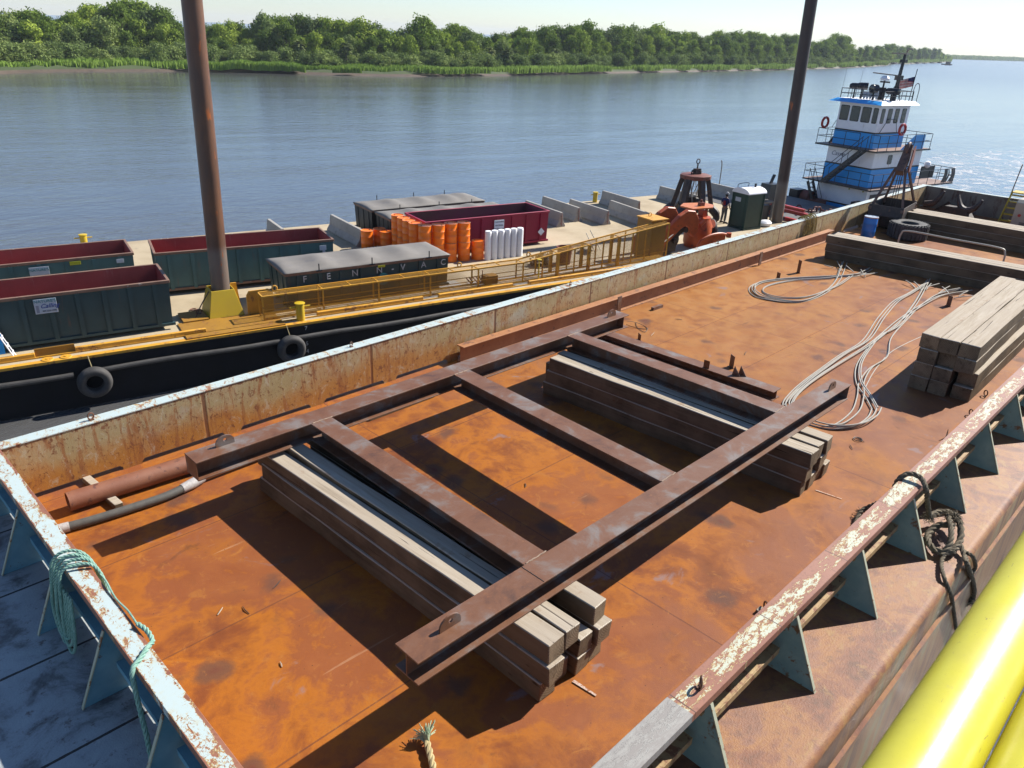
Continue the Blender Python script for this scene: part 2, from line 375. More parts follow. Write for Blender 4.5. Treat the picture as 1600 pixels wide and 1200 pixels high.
def wood():
    t = NT('weathered_timber_shaded_sides'); v = t.obj(); off = t.n('ShaderNodeObjectInfo')
    rv = t.n('ShaderNodeCombineXYZ'); t.l(t.m('MULTIPLY', off.outputs['Random'], 37.0), rv.inputs[0]); t.l(t.m('MULTIPLY', off.outputs['Random'], 91.0), rv.inputs[1])
    q = t.vadd(v, rv.outputs[0])
    gr = t.noise(t.vmul(q, (.5, 9, 9)), 1.3, 8, .72, .6); big = t.noise(q, 1.1, 4, .6); fi = t.noise(t.vmul(q, (2, 60, 60)), 1, 4, .7)
    c = t.ramp(gr, [(.25, (.16,.13,.095)), (.42, (.33,.275,.205)), (.55, (.40,.345,.27)), (.72, (.47,.425,.35))])
    c = t.mix(t.ss(big, .4, .7, 0, .6), c, (.36,.31,.25))
    c = t.mix(t.ss(off.outputs['Random'], 0, 1, 0, .35), c, (.30,.235,.165))
    kn = t.vor(t.vmul(q, (.8, 2.2, 2.2)), 1.4); c = t.mix(t.ss(kn, .09, .03, 0, .85), c, (.07,.045,.03))
    ck = t.ss(t.noise(t.vmul(q, (.25, 9, 9)), 1.7, 3, .5, .5), .66, .69, 0, .8); c = t.mix(ck, c, (.06,.045,.035))
    st = t.ss(t.noise(q, 2.3, 6, .7), .6, .72, 0, .6); c = t.mix(st, c, (.22,.12,.06))
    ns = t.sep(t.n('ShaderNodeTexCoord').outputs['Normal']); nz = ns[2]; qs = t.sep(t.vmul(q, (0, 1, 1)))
    rr = t.m('SQRT', t.m('ADD', t.m('POWER', t.m('SUBTRACT', t.m('FRACT', t.m('MULTIPLY', qs[1], 1.7)), .5), 2.0), t.m('POWER', t.m('SUBTRACT', t.m('FRACT', t.m('MULTIPLY', qs[2], 1.7)), .5), 2.0)))
    ring = t.m('SINE', t.m('ADD', t.m('MULTIPLY', rr, 120.0), t.m('MULTIPLY', t.noise(q, 9, 4), 9.0)))
    eg = t.mix(t.ss(ring, -1, 1), (.40,.34,.26), (.62,.55,.44)); eg = t.mix(t.ss(t.noise(q, 6, 6, .7), .5, .68, 0, .8), eg, (.20,.16,.12))
    c = t.mix(t.m('GREATER_THAN', t.m('ABSOLUTE', ns[0]), .7), c, eg); c = t.mix(t.ss(nz, .7, .3), c, t.mix(t.ss(big, .35, .65), (.25,.21,.165), (.46,.385,.30)), 'MULTIPLY')  # sides and ends multiplied darker by normal: their shade put into the colour
    t.bump(t.m('SUBTRACT', t.m('ADD', t.m('MULTIPLY', gr, .7), t.m('MULTIPLY', fi, .3)), ck), .55, .012)
    return t.fin(c, .85, 0, .2)
M['wood'] = wood()
KA[0] = .66
M['wood_dark'] = gen('old_dark_timber_end', (.11,.085,.06), (.19,.15,.11), 7, .9, (.05,.035,.03), (.55,.62), 16, .5)
M['galv'] = gen('wire_rope_steel', (.46,.43,.36), (.58,.55,.48), 20, .5, metal=.15)
def ropemat(n, a, b): return gen(n, a, b, 14, .9, bump=.5, bd=.006)
M['rope_green'] = ropemat('teal_rope_fibre', (.20,.42,.33), (.38,.60,.48))
M['rope_brown'] = ropemat('old_brown_rope_fibre', (.10,.08,.05), (.24,.19,.12))
M['rope_tan'] = ropemat('tan_rope_fibre', (.46,.36,.17), (.60,.50,.26))
M['rope_yellow'] = ropemat('yellow_rope_fibre', (.55,.40,.08), (.16,.14,.07))
M['rope_pale'] = ropemat('pale_green_strands', (.40,.55,.36), (.55,.62,.40))
M['hose'] = gen('dark_rubber_hose', (.09,.085,.075), (.13,.12,.10), 8, .7)
M['tape'] = gen('pale_wrap', (.60,.57,.55), (.45,.42,.40), 30, .6)
M['black'] = gen('black_hull_paint', (.008,.009,.012), (.014,.016,.021), 1.2, .6, (.035,.03,.026), (.62,.72), 3, .15, spec=.2)
M['rubber'] = gen('grey_black_rubber', (.045,.042,.040), (.09,.085,.08), 3, .75, (.14,.13,.12), (.6,.72), 7, .3)
M['yellow'] = gen('safety_yellow_paint', (.95,.50,.05), (.80,.38,.04), 1.6, .5, (.34,.15,.05), (.54,.64), 4, .2)
M['yellow_lt'] = gen('bright_yellow_paint', (.75,.52,.02), (.70,.48,.03), 2, .45, (.32,.16,.04), (.64,.7), 5, .2)
M['ochre'] = gen('ochre_yellow_paint', (.46,.23,.02), (.38,.18,.02), 1.2, .6, (.28,.12,.03), (.54,.64), 3, .2)
def pipe_yellow():
    t = NT('glossy_yellow_paint'); p = t.pos()
    n = t.noise(p, 3, 4); sc_ = t.noise(t.vmul(p, (3, 9, 9)), 3.2, 6, .7, 1.6)
    c = t.mix(t.ss(n, .3, .7), (.84,.76,.045), (.74,.66,.06))
    c = t.mix(t.ss(sc_, .655, .67, 0, .9), c, (.30,.22,.08))
    t.bump(t.noise(p, 25, 3), .06, .01)
    c = t.mix(t.ss(t.noise(p, 9, 8, .8, .6), .60, .72, 0, .6), c, (.55,.48,.16)); return t.fin(c, t.ss(n, .3, .7, .34, .50), 0, .6)
M['yellow_gloss'] = pipe_yellow()
def fdeck():
    t = NT('sandy_barge_deck'); p = t.pos()
    n = t.noise(p, .25, 6, .65, .3); n2 = t.noise(p, 1.8, 8, .7); n3 = t.noise(p, 14, 6, .7)
    c = t.ramp(n, [(.3, (.38,.29,.18)), (.5, (.58,.47,.31)), (.7, (.66,.55,.38))])
    c = t.mix(t.ss(n2, .56, .74, 0, .65), c, (.33,.27,.20)); c = t.mix(t.ss(n2, .38, .25, 0, .5), c, (.55,.40,.22))
    c = t.mix(t.ss(n3, .6, .75, 0, .3), c, (.3,.25,.2))
    t.bump(t.m('ADD', n2, n3), .4, .02); return t.fin(c, .85, 0, .3)
M['fdeck'] = fdeck()
def cont(name, a, b, rust=(.20,.09,.05)):
    t = NT(name); v = t.obj()
    n = t.noise(v, .8, 6, .6); st = t.noise(t.vmul(v, (4, 4, .5)), 1.3, 8, .75); f = t.noise(v, 9, 8, .75)
    c = t.mix(t.ss(n, .3, .7), a, b); c = t.mix(t.ss(st, .56, .75, 0, .5), c, rust)
    c = t.mix(t.ss(f, .64, .69, 0, .7), c, rust); c = t.mix(t.ss(f, .33, .27, 0, .5), c, tuple(min(1, x*2.2+.06) for x in a))
    t.bump(n, .25, .03); return t.fin(c, .5, 0, .45)
M['teal'] = cont('teal_container_paint', (.06,.15,.16), (.09,.21,.215))
M['navy'] = cont('dark_navy_container_paint', (.025,.068,.076), (.045,.10,.108))
M['blackc'] = cont('black_container_paint', (.012,.013,.014), (.03,.03,.03))
M['crimson'] = cont('crimson_container_paint', (.50,.015,.065), (.38,.012,.05), (.16,.04,.04))
M['inred'] = cont('oxide_red_interior', (.50,.085,.07), (.32,.055,.045), (.62,.38,.34))
M['inpurple'] = cont('stained_crimson_interior', (.20,.03,.07), (.12,.05,.04), (.05,.04,.02))
M['rim'] = gen('worn_rim_steel', (.34,.20,.13), (.24,.12,.08), 3, .6, (.55,.5,.42), (.6,.68), 6)
M['tarp'] = gen('grey_tarpaulin', (.23,.21,.185), (.28,.255,.225), 1.1, .75, (.20,.19,.19), (.55,.7), 1.6, .15)
M['orange'] = gen('orange_drum_paint', (1.4,.29,.008), (1.32,.26,.006), 2, .38, bump=.03)
M['rimwhite'] = gen('pale_drum_lid', (.75,.22,.05), (.8,.4,.2), 4, .4)
M['white'] = gen('white_paint', (1.3,1.3,1.32), (1.2,1.2,1.24), 1.5, .45, (.75,.62,.48), (.60,.74), 3, .05, streak=.18)
M['plastic_white'] = gen('white_foam', (1.2,1.2,1.22), (1.1,1.1,1.13), 6, .6, bump=.3)
M['conc'] = gen('concrete', (.40,.37,.33), (.52,.49,.44), 1.2, .9, (.28,.26,.23), (.56,.72), 3.5, .4)
M['tugblue'] = gen('bright_blue_paint', (.02,.46,1.1), (.03,.50,1.15), 1.5, .4, bump=.03)
M['tugblack'] = gen('black_trim_paint', (.012,.014,.022), (.02,.022,.03), 3, .4)
M['dkgreen'] = gen('dark_green_plastic', (.010,.05,.04), (.014,.065,.05), 2, .45, bump=.05)
M['dkmetal'] = gen('dark_greasy_steel', (.035,.025,.022), (.075,.05,.04), 3, .6, (.17,.08,.05), (.56,.66), 5, .3)
M['redbrown'] = gen('worn_red_steel', (.26,.06,.035), (.17,.06,.04), 3, .6, (.4,.15,.1), (.6,.7), 6)
M['or_mach'] = gen('orange_machine_paint', (.70,.13,.02), (.52,.09,.02), 2.4, .45, (.20,.05,.02), (.55,.66), 4, .15)
M['or_light'] = gen('light_orange_plate', (.80,.27,.08), (.75,.24,.07), 2, .4)
M['red'] = gen('bright_red_paint', (.62,.03,.02), (.5,.02,.015), 2, .4)
M['bluedrum'] = gen('blue_plastic', (.02,.22,.75), (.03,.26,.8), 2, .35, bump=.03)
M['greydark'] = gen('dark_grey_plate', (.09,.085,.085), (.14,.13,.125), 1.5, .7, (.2,.16,.13), (.6,.7), 4)
M['beige'] = gen('beige_enclosure_paint', (.52,.47,.37), (.46,.41,.32), 2, .5)
M['skin'] = gen('skin', (.38,.21,.14), (.42,.24,.16), 6, .6, bump=.03)
M['hair'] = gen('dark_hair', (.03,.02,.015), (.05,.03,.02), 30, .7)
M['cloth_blue'] = gen('navy_cloth', (.02,.03,.14), (.03,.04,.18), 8, .9)
M['cloth_red'] = gen('red_vest_cloth', (.45,.02,.03), (.36,.015,.02), 8, .9)
M['cloth_grey'] = gen('grey_work_trousers', (.14,.15,.16), (.19,.20,.21), 8, .9)
M['cloth_lt'] = gen('pale_cap_cloth', (.55,.56,.58), (.5,.5,.52), 8, .9)
M['ink_teal'] = gen('teal_lettering', (.03,.28,.30), (.03,.25,.28), 5, .6)
M['ink_blue'] = gen('blue_lettering', (.02,.05,.35), (.02,.05,.3), 5, .6)
M['ink_dark'] = gen('dark_lettering', (.03,.03,.04), (.03,.03,.04), 5, .6)
M['ink_grey'] = gen('grey_blue_lettering', (.32,.34,.42), (.32,.34,.42), 5, .6)
M['letter'] = gen('pale_lettering', (.62,.66,.70), (.52,.56,.6), 9, .6)
M['sign'] = gen('white_sign_vinyl', (.62,.68,.75), (.56,.62,.70), 4, .4)
M['signyel'] = gen('yellow_green_sticker', (.55,.55,.02), (.5,.5,.02), 5, .5)
M['bark'] = gen('bark', (.12,.09,.06), (.2,.16,.12), 5, .9)
def glass():
    t = NT('dark_cabin_glass'); c = t.mix(t.ss(t.noise(t.pos(), .9, 3), .4, .6), (.02,.022,.024), (.05,.035,.02))
    return t.fin(c, .06, 0, .8)
M['glass'] = glass()
def mesh_guard():
    t = NT('yellow_expanded_mesh'); t.b.inputs['Base Color'].default_value = (.42,.22,.03,1)
    v = t.obj(); a = t.sep(v)
    w1 = t.m('FRACT', t.m('MULTIPLY', t.m('ADD', t.m('ADD', a[0], a[1]), a[2]), 14.0)); w2 = t.m('FRACT', t.m('MULTIPLY', t.m('SUBTRACT', t.m('ADD', a[0], a[1]), a[2]), 14.0))
    k = t.m('MAXIMUM', t.m('LESS_THAN', w1, .15), t.m('LESS_THAN', w2, .15))
    tr = t.n('ShaderNodeBsdfTransparent'); mx = t.n('ShaderNodeMixShader'); t.l(k, mx.inputs[0]); t.l(tr.outputs[0], mx.inputs[1]); t.l(t.b.outputs[0], mx.inputs[2])
    t.l(mx.outputs[0], t.out.inputs[0]); t.b.inputs['Roughness'].default_value = .6
    return t.mat
M['mesh'] = mesh_guard()
def flagmat():
    t = NT('flag_cloth'); a = t.sep(t.obj())
    f = t.m('FRACT', t.m('MULTIPLY', a[2], 6.5/.62)); c = t.mix(t.m('GREATER_THAN', f, .5), (.7,.68,.66), (.5,.03,.04))
    k = t.m('MULTIPLY', t.m('GREATER_THAN', a[2], .29), t.m('LESS_THAN', a[0], .42)); c = t.mix(k, c, (.02,.03,.14))
    return t.fin(c, .8)
M['flag'] = flagmat()
def foliage(name, a, b, c_):
    t = NT(name); oi = t.n('ShaderNodeObjectInfo'); n = t.noise(t.pos(), .16, 4, .6); n2 = t.noise(t.pos(), 2.5, 3)
    k = t.m('ADD', t.m('MULTIPLY', n, .5), t.m('MULTIPLY', oi.outputs['Random'], .5))
    c = t.ramp(k, [(.25, a), (.5, b), (.78, c_)]); c = t.mix(t.ss(n2, .4, .7, 0, .35), c, a)
    m = t.fin(c, .9, 0, .08)
    tr = t.n('ShaderNodeBsdfTranslucent'); t.l(t.mix(.5, c, (.16,.26,.03)), tr.inputs[0]); mx = t.n('ShaderNodeMixShader'); mx.inputs[0].default_value = .3
    t.l(t.b.outputs[0], mx.inputs[1]); t.l(tr.outputs[0], mx.inputs[2]); t.l(mx.outputs[0], t.out.inputs[0])
    return m
M['leaf'] = foliage('oak_foliage', (.12,.19,.035), (.28,.40,.06), (.50,.62,.09))
M['leaf2'] = foliage('shrub_foliage', (.18,.25,.09), (.27,.36,.11), (.38,.46,.14))
M['grass'] = foliage('marsh_grass', (.24,.38,.07), (.34,.50,.09), (.44,.60,.11))
M['palm'] = foliage('palm_fronds', (.15,.19,.07), (.22,.27,.10), (.30,.33,.14))
M['mud'] = gen('mud_bank', (.10,.07,.045), (.15,.105,.07), .15, .8, (.07,.05,.035), (.5,.65), .6, world=True)
M['land'] = gen('marsh_ground', (.05,.08,.02), (.08,.11,.03), .1, .9, world=True)
# ------------------------------------------------------------ near barge
ZW = -3.8
BX0, BX1, BY0, BY1 = -2.5, 47.6, 1.72, 15.0
def wy(x): return 13.44+.006*(x-2)
barge = thing('cargo_barge', 'rust-orange open deck barge with low cream bulwarks filling the foreground', 'barge', (0,0,0))
mb = MB()
r = .13
prof = [(BY0+r, -.002)]+[(BY0+r-r*math.sin(a), -.002-r+r*math.cos(a)) for a in (PI/8, PI/4, 3*PI/8, PI/2)]+[(BY0, -.62), (BY0-.05, -.66), (BY0-.05, -.78), (BY0, -.82), (BY0, -4.6)]
poly = prof+[(BY1, -4.6), (BY1, -.15), (BY1-.15, -.002)]
mb.prism(poly, (BX0, 0, 0), (0,1,0), (0,0,1), (BX1-BX0, 0, 0))
mb.f = [f for f in mb.f]
hull = mb.build('hull', [M['hull'], M['outer']], barge, smooth=30)
for p in hull.data.polygons:
    if p.normal.z > .3: p.material_index = 1
mb = MB(); 
nx, ny = 44, 12
x0, x1, y0, y1 = 2.0, 45.7, 2.96, 13.6
vs = [(x0+(x1-x0)*i/nx, y0+(y1-y0)*j/ny, .004+.012*(noise.noise(V((i*.37, j*.61, 0)))+.6)*(0 < i < nx and 0 < j < ny)) for i in range(nx+1) for j in range(ny+1)]
mb.add(vs, [(i*(ny+1)+j, (i+1)*(ny+1)+j, (i+1)*(ny+1)+j+1, i*(ny+1)+j+1) for i in range(nx) for j in range(ny)])
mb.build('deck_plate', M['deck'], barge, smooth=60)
# bulwarks: plate with freeing slots at the foot and a flat cap
def slots(a, b, first, per, ln):
    out = []; k = first
    while k > a: k -= per
    while k < b:
        s, e = max(k, a+.1), min(k+ln, b-.1)
        if e-s > .3: out.append((s, e))
        k += per
    return out
def wall(name, p0, p1, outn, sl, capm, slotted=True, capw=.27, mt='bulwark'):
    """plate from p0 to p1 (2D), outn = outward unit normal"""
    p0 = V((*p0, 0)); p1 = V((*p1, 0)); d = (p1-p0); L = d.length; d.normalize(); o = V((*outn, 0))
    mb = MB(); T = .016
    prof = [(0, .13)]
    def slab(a, b, z0, z1): mb.prism([(a, z0), (b, z0), (b, z1), (a, z1)], p0, d, (0,0,1), o*T)
    slab(0, L, .10, 1.075)
    c = 0
    for s, e in (sl if slotted else []):
        slab(c, s, 0, .10); c = e
        mb.prism([(s-.0, .10), (s+.05, .10), (s, .05)], p0, d, (0,0,1), o*T); mb.prism([(e, .10), (e, .05), (e-.05, .10)], p0, d, (0,0,1), o*T)
    slab(c, L, 0, .10)
    w = mb.build(name, M[mt], barge, smooth=0)
    mb = MB(); mb.prism([(-.0, 1.076), (L, 1.076), (L, 1.10), (-.0, 1.10)], p0-o*.012, d, (0,0,1), o*capw)
    mb.prism([(0, .98), (L, .98), (L, 1.075), (0, 1.075)], p0+o*(capw-.032), d, (0,0,1), o*.018)
    mb.build('wall_cap', capm, w, smooth=0, bevel=.004)
    return w
wall('far_bulwark', (2.0, wy(2)), (45.9, wy(45.9)), (0, 1), slots(.1, 44, 4.1, 1.97, 1.62), M['cap'])
wall('near_bulwark', (2.0, 2.965), (45.9, 2.965), (0, -1), slots(.1, 44, 4.55, 2.05, 1.5), M['cap_near'], capw=.335)
wall('end_bulwark', (2.0, 2.6), (2.0, wy(2)+.27), (-1, 0), slots(.1, 11, 1.35, 1.7, 1.2), M['cap'], capw=.25)
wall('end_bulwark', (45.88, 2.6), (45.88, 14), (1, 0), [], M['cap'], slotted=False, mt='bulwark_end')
for k in range(18):                                        # braces behind the near bulwark
    x = 6.14+2.055*(k-2)
    if x < 2.3: continue
    mb = MB(); mb.prism([(2.945, 0), (2.22, 0), (2.66, .975), (2.945, .975)], (x, 0, 0), (0,1,0), (0,0,1), (.014, 0, 0))
    g = mb.build('brace_plate', M['gusset'], barge, smooth=0)
    mb = MB(); mb.bar((x+.007, 2.205, 0), (x+.007, 2.645, .975), .05, .014, up=(0,1,0))
    mb.build('edge_flange', M['gusset_edge'], g, smooth=0)
    if x < 40:
        mb = MB(); mb.box(x+.3, x+2.055-.12, 2.74, 2.948, .46, .48); mb.box(x+.3, x+2.055-.12, 2.722, 2.738, .38, .48)
        mb.box(x-.06, x+.08, 2.70, 2.76, .78, .83)
        mb.build('stringer_angle', M['stringer'], barge, smooth=0)
for k in range(7):                                         # braces behind the left end bulwark
    y = 13.25-1.685*k
    mb = MB(); mb.prism([(1.975, 0), (1.36, 0), (1.76, .975), (1.975, .975)], (0, y, 0), (1,0,0), (0,0,1), (0, .014, 0))
    g = mb.build('brace_plate', M['blue'], barge, smooth=0)
    mb = MB(); mb.bar((1.35, y+.007, 0), (1.75, y+.007, .975), .05, .014, up=(1,0,0))
    mb.build('edge_flange', M['gusset_edge'], g, smooth=0)
    mb = MB(); mb.box(1.80, 1.97, y-1.4, y-.1, .52, .535); mb.box(1.785, 1.799, y-1.4, y-.1, .44, .535)
    mb.build('stringer_angle', M['blue'], barge, smooth=0)
# lashing eyes
def eye(p, rz, r=.05, t=.012, ring=True, mat='steel', tilt=.35):
    mb = MB(); c, s = math.cos(rz), math.sin(rz)
    pts = [V(p)+V((c*r*math.cos(a), s*r*math.cos(a), .03+r+r*math.sin(a)*1.15)) for a in [2*PI*i/16 for i in range(16)]]
    mb.tube(pts, t, 6, closed=True); mb.box(p[0]-r*.8, p[0]+r*.8, p[1]-.03, p[1]+.03, p[2], p[2]+.02)
    return mb.build('lashing_eye', M[mat], barge)
eye((6.13, 2.80, 1.10), .6, .055, .014); eye((3.45, wy(3.45)+.1, 1.10), .1, .05, .013)
for x in (8.9, 16.4, 24.5): eye((x, wy(x)+.1, 1.10), .2, .04, .01)
for x, y in ((20.4, 3.55), (9.15, 3.42), (18.9, 3.45)): eye((x, y, 0.01), .9, .06, .014)
mb = MB(); mb.prism([(0,0), (.16,0), (.02,.22)], (17.2, 3.45, 0.01), (1,0,0), (0,0,1), (0,.012,0)); mb.build('welded_tab', M['steel'], barge)
tag(MB().box(9.0, 9.14, 3.42, 3.5, .02, .07).build('wood_scrap', M['wood'], bevel=.01), 'small broken wood block beside the near bulwark foot', 'wood scrap')
# chalk marks painted on the deck
for (a, b, c, d), w in (((6.03, 4.46, 6.06, 4.1), .05), ((12.97, 4.42, 13.05, 3.95), .035)):
    mb = MB(); dd = V((c-a, d-b, 0)).normalized(); nn = V((-dd.y, dd.x, 0))*w/2; p, q = V((a, b, .021)), V((c, d, .021))
    mb.add([p-nn, q-nn*.6, q+nn*.6, p+nn], [(0,1,2,3)]); mb.build('chalk_mark', M['chalk'], barge, smooth=0)

# ------------------------------------------------------------ steel lifting frame on timbers
fr = thing('lifting_grid', 'large rusted steel I-beam frame like a ladder resting across two timber stacks', 'steel frame', (9.7, 8.1, .92))
HB, WB = .34, .415
def fb(mb_): return mb_
for y, x0, x1 in ((5.26, 3.965, 15.42), (10.905, 4.05, 15.29)):
    mb = MB(); ibeam(mb, (x0-9.7, y-8.1, 0), (x1-x0, 0, 0), WB, HB, (0,1,0))
    b = mb.build('long_beam', M['steel'], fr, smooth=0, bevel=.003)
    for xx in (x1-.03,) if y < 8 else (x0+.0, x1-.2):
        m2 = MB(); m2.box(xx-9.7, xx-9.7+.015, y-8.1-.19, y-8.1+.19, .026, HB-.026); m2.build('end_plate', M['steel'], b, smooth=0)
for x in (6.31, 9.62, 13.11):
    sk = {6.31:-.03, 9.62:-.22, 13.11:.04}[x]
    mb = MB(); ibeam(mb, (x-9.7, 10.695-8.1, .0), (sk, -(10.695-5.47), 0), WB, HB, (1,0,0))
    mb.build('cross_beam', M['steel'], fr, smooth=0, bevel=.003)
for x, w_ in ((6.31, .2), (9.40, .2), (13.13, .2)):
    rnd = random.Random(int(x*10)); mb = MB(); mb.tube([(x-9.7-w_+2*w_*i/14, 5.475-8.1+rnd.uniform(-.006,.006), HB+.002) for i in range(15)], [.007+rnd.uniform(0,.005) for _ in range(15)], 6); mb.build('weld_bead', M['weld'], fr)
    mb = MB(); xx = {6.31:6.34, 9.40:9.62, 13.13:13.11}[x]; mb.tube([(xx-9.7-w_+2*w_*i/14, 10.692-8.1+rnd.uniform(-.006,.006), HB+.002) for i in range(15)], [.007+rnd.uniform(0,.005) for _ in range(15)], 6); mb.build('weld_bead', M['weld'], fr)
mb = MB(); mb.tube([(6.02-9.7+random.uniform(-.004,.004), 5.06-8.1+.4*i/12, HB+.001) for i in range(13)], .006, 6); mb.build('weld_bead', M['dkmetal'], fr)
for x, y in ((4.6, 5.25), (14.85, 5.22), (4.66, 10.95), (14.82, 10.9)):
    mb = MB(); n = 10
    pl = [(-.16, 0), (.16, 0)]+[(.16*math.cos(a), .07+.13*math.sin(a)) for a in [PI*i/n for i in range(n+1)]]
    # plate with a real eye hole: ring of quads
    outer = [(-.16, 0)]+[(-.08, 0), (0, 0), (.08, 0)]+[(.16, 0)]+[(.16*math.cos(a), .05+.13*math.sin(a)) for a in [PI*i/12 for i in range(13)]]
    N = len(outer); cx, cz = 0, .10
    inner = []
    for a_, b_ in outer:
        d = V((a_-cx, b_-cz)).normalized()*.032; inner.append((cx+d.x, cz+d.y))
    for yy in (-.012, .012): 
        pass
    vs = [(a_, -.012, b_) for a_, b_ in outer]+[(a_, -.012, b_) for a_, b_ in inner]+[(a_, .012, b_) for a_, b_ in outer]+[(a_, .012, b_) for a_, b_ in inner]
    fs = []
    for i in range(N):
        j = (i+1) % N
        fs += [(i, j, N+j, N+i), (2*N+i, 3*N+i, 3*N+j, 2*N+j), (i, 2*N+i, 2*N+j, j), (N+i, N+j, 3*N+j, 3*N+i)]
    mb.add(vs, fs, Matrix.Translation((x-9.7, y-8.1, HB+.001)))
    mb.build('lifting_lug', M['steel'], fr, smooth=0)

# ------------------------------------------------------------ timbers
TB = {}
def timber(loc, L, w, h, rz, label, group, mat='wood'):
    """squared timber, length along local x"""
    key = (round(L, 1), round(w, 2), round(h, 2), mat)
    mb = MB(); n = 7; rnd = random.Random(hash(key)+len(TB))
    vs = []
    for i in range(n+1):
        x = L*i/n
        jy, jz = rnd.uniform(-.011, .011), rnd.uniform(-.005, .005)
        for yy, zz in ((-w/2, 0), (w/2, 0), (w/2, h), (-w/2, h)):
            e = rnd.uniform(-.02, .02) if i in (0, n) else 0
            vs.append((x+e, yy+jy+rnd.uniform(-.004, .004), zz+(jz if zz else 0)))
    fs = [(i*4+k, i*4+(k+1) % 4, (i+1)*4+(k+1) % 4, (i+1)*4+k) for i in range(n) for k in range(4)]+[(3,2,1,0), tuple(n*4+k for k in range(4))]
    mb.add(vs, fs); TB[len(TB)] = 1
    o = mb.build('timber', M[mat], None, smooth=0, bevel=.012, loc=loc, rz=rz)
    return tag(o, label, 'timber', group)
LAY = ['bottom', 'middle', 'top']
# stack under the frame's near-left part, 3 layers; columns given as x centre offsets and widths; ends jut unevenly
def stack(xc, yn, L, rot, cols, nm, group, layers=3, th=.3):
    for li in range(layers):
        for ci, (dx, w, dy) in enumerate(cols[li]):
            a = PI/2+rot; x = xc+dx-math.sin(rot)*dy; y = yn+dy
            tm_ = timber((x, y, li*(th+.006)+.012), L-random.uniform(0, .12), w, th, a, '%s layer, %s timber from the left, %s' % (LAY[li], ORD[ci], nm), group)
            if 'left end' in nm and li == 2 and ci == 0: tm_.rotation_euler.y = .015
stack(5.5, 4.47, 6.75, .028, [
    [(.105, .29, .05), (.42, .29, .12), (.75, .29, .03), (1.06, .29, .08)],
    [(.12, .30, -.05), (.45, .27, .30), (.76, .27, .03), (1.09, .29, -.02)],
    [(.155, .31, 0), (.47, .27, .03), (1.07, .27, .08)]],
    'stack under the left end of the steel frame', 'timbers stacked under the left end of the steel frame')
stack(12.53, 4.48, 6.2, .055, [
    [(.14, .3, .06), (.48, .29, .05), (.80, .29, .1), (1.1, .27, .07)],
    [(.145, .3, .02), (.46, .24, .35), (.76, .29, .06), (1.07, .27, .12)],
    [(.165, .33, 0), (.52, .26, .05), (.90, .30, .04)]],
    'stack under the right end of the steel frame', 'timbers stacked under the right end of the steel frame')
# long stacks across the far part of the deck
stack(30.55+.85, 3.5, 8.65, .098, [[(-.3, .3, 0), (.02, .3, 0), (.34, .3, 0)], [(-.3, .3, .05), (.02, .3, .1), (.34, .3, .04)], [(-.3, .3, .08), (.02, .3, .02), (.34, .3, .06)]],
      'long stack across the deck behind the wire slings', 'timbers in the long stack behind the wire slings')
stack(38.7, 3.4, 8.5, .01, [[(-.3, .3, 0), (.02, .3, 0), (.34, .3, 0), (.66, .3, 0)], [(-.3, .3, .05), (.02, .3, .1), (.34, .3, .04), (.66, .3, 0)], [(-.3, .3, .08), (.02, .3, .02), (.34, .3, .06), (.66, .3, .1)]],
      'long stack farthest back on the deck', 'timbers in the farthest long stack')
# five-high mat stack at the right
for li in range(4):
    for ci in range(3):
        w = .42; y = 5.06-.21-ci*.43-(.03*random.random() if li < 3 else 0)
        x = 19.46+ci*.03+random.uniform(-.02, .02)+(.12 if (li, ci) in ((2, 1), (1, 2)) else 0)
        L = 7.6-random.uniform(0, .3)-(.9 if ci == 2 and li == 3 else 0)
        if li in (0, 1) and ci == 2: x += .1; y -= .06
        timber((x, y, li*.36+.012), L, w, .352, .035+(-.012 if li < 2 and ci == 2 else 0),
               '%s timber from the left in the %s layer of the tall stack at right' % (ORD[ci], ['bottom', 'second', 'third', 'top'][li]), 'timbers of the tall stack at the right of the deck')

# ------------------------------------------------------------ long beam by the wall, channel, small steel
t = thing('steel_beam', 'long orange-brown steel beam lying at the foot of the far bulwark', 'steel beam', (11.9, 0, .01))
mb = MB(); ibeam(mb, (0, 13.30, 0), (21.6, .05, 0), .26, .44, (0,1,0)); mb.build('beam_section', M['brown_beam'], t, smooth=0, bevel=.003)
for x in (6.2, 14.9):
    mb = MB(); mb.box(x, x+.18, 13.12, 13.15, .026, .52); mb.build('bolted_clip', M['steel'], t, smooth=0)
for x in (7.3,):
    mb = MB(); mb.box(x, x+.5, 12.55, 12.65, 0, .1); mb.build('loose_block', M['steel'], t, smooth=0)
t = thing('steel_beam', 'short dark beam with upright clips lying beside the right cross beam', 'steel beam', (16.17, 6.9, .01))
mb = MB(); ibeam(mb, (0, 0, 0), (-.14, 5.6, 0), .37, .235, (1,0,0)); mb.build('beam_section', M['steel'], t, smooth=0, bevel=.003)
for x, y, w, h in ((-.17, 1.75, .1, .2), (-.26, 5.0, .1, .16)):
    mb = MB(); mb.box(x, x+.012, y, y+w+.06, .12, .24+h); mb.build('upright_clip', M['steel'], t, smooth=0)
for x, y in ((.0, 1.2), (.12, 1.1)):
    mb = MB(); mb.prism([(0,0), (.22,0), (.04,.24)], (x, y, .236), (0,-1,0), (0,0,1), (.012,0,0)); mb.build('triangular_clip', M['steel'], t, smooth=0)
def flat(x, y, w, h, rz, label, tilt=0):
    mb = MB(); mb.box(-w/2, w/2, -.008, .008, 0, h); mb.box(-w/2, w/2, -.05, .05, 0, .012)
    tag(mb.build('steel_upright', M['steel'], None, smooth=0, loc=(x, y, .015), rz=rz), label, 'steel upright', 'small steel uprights on the deck')
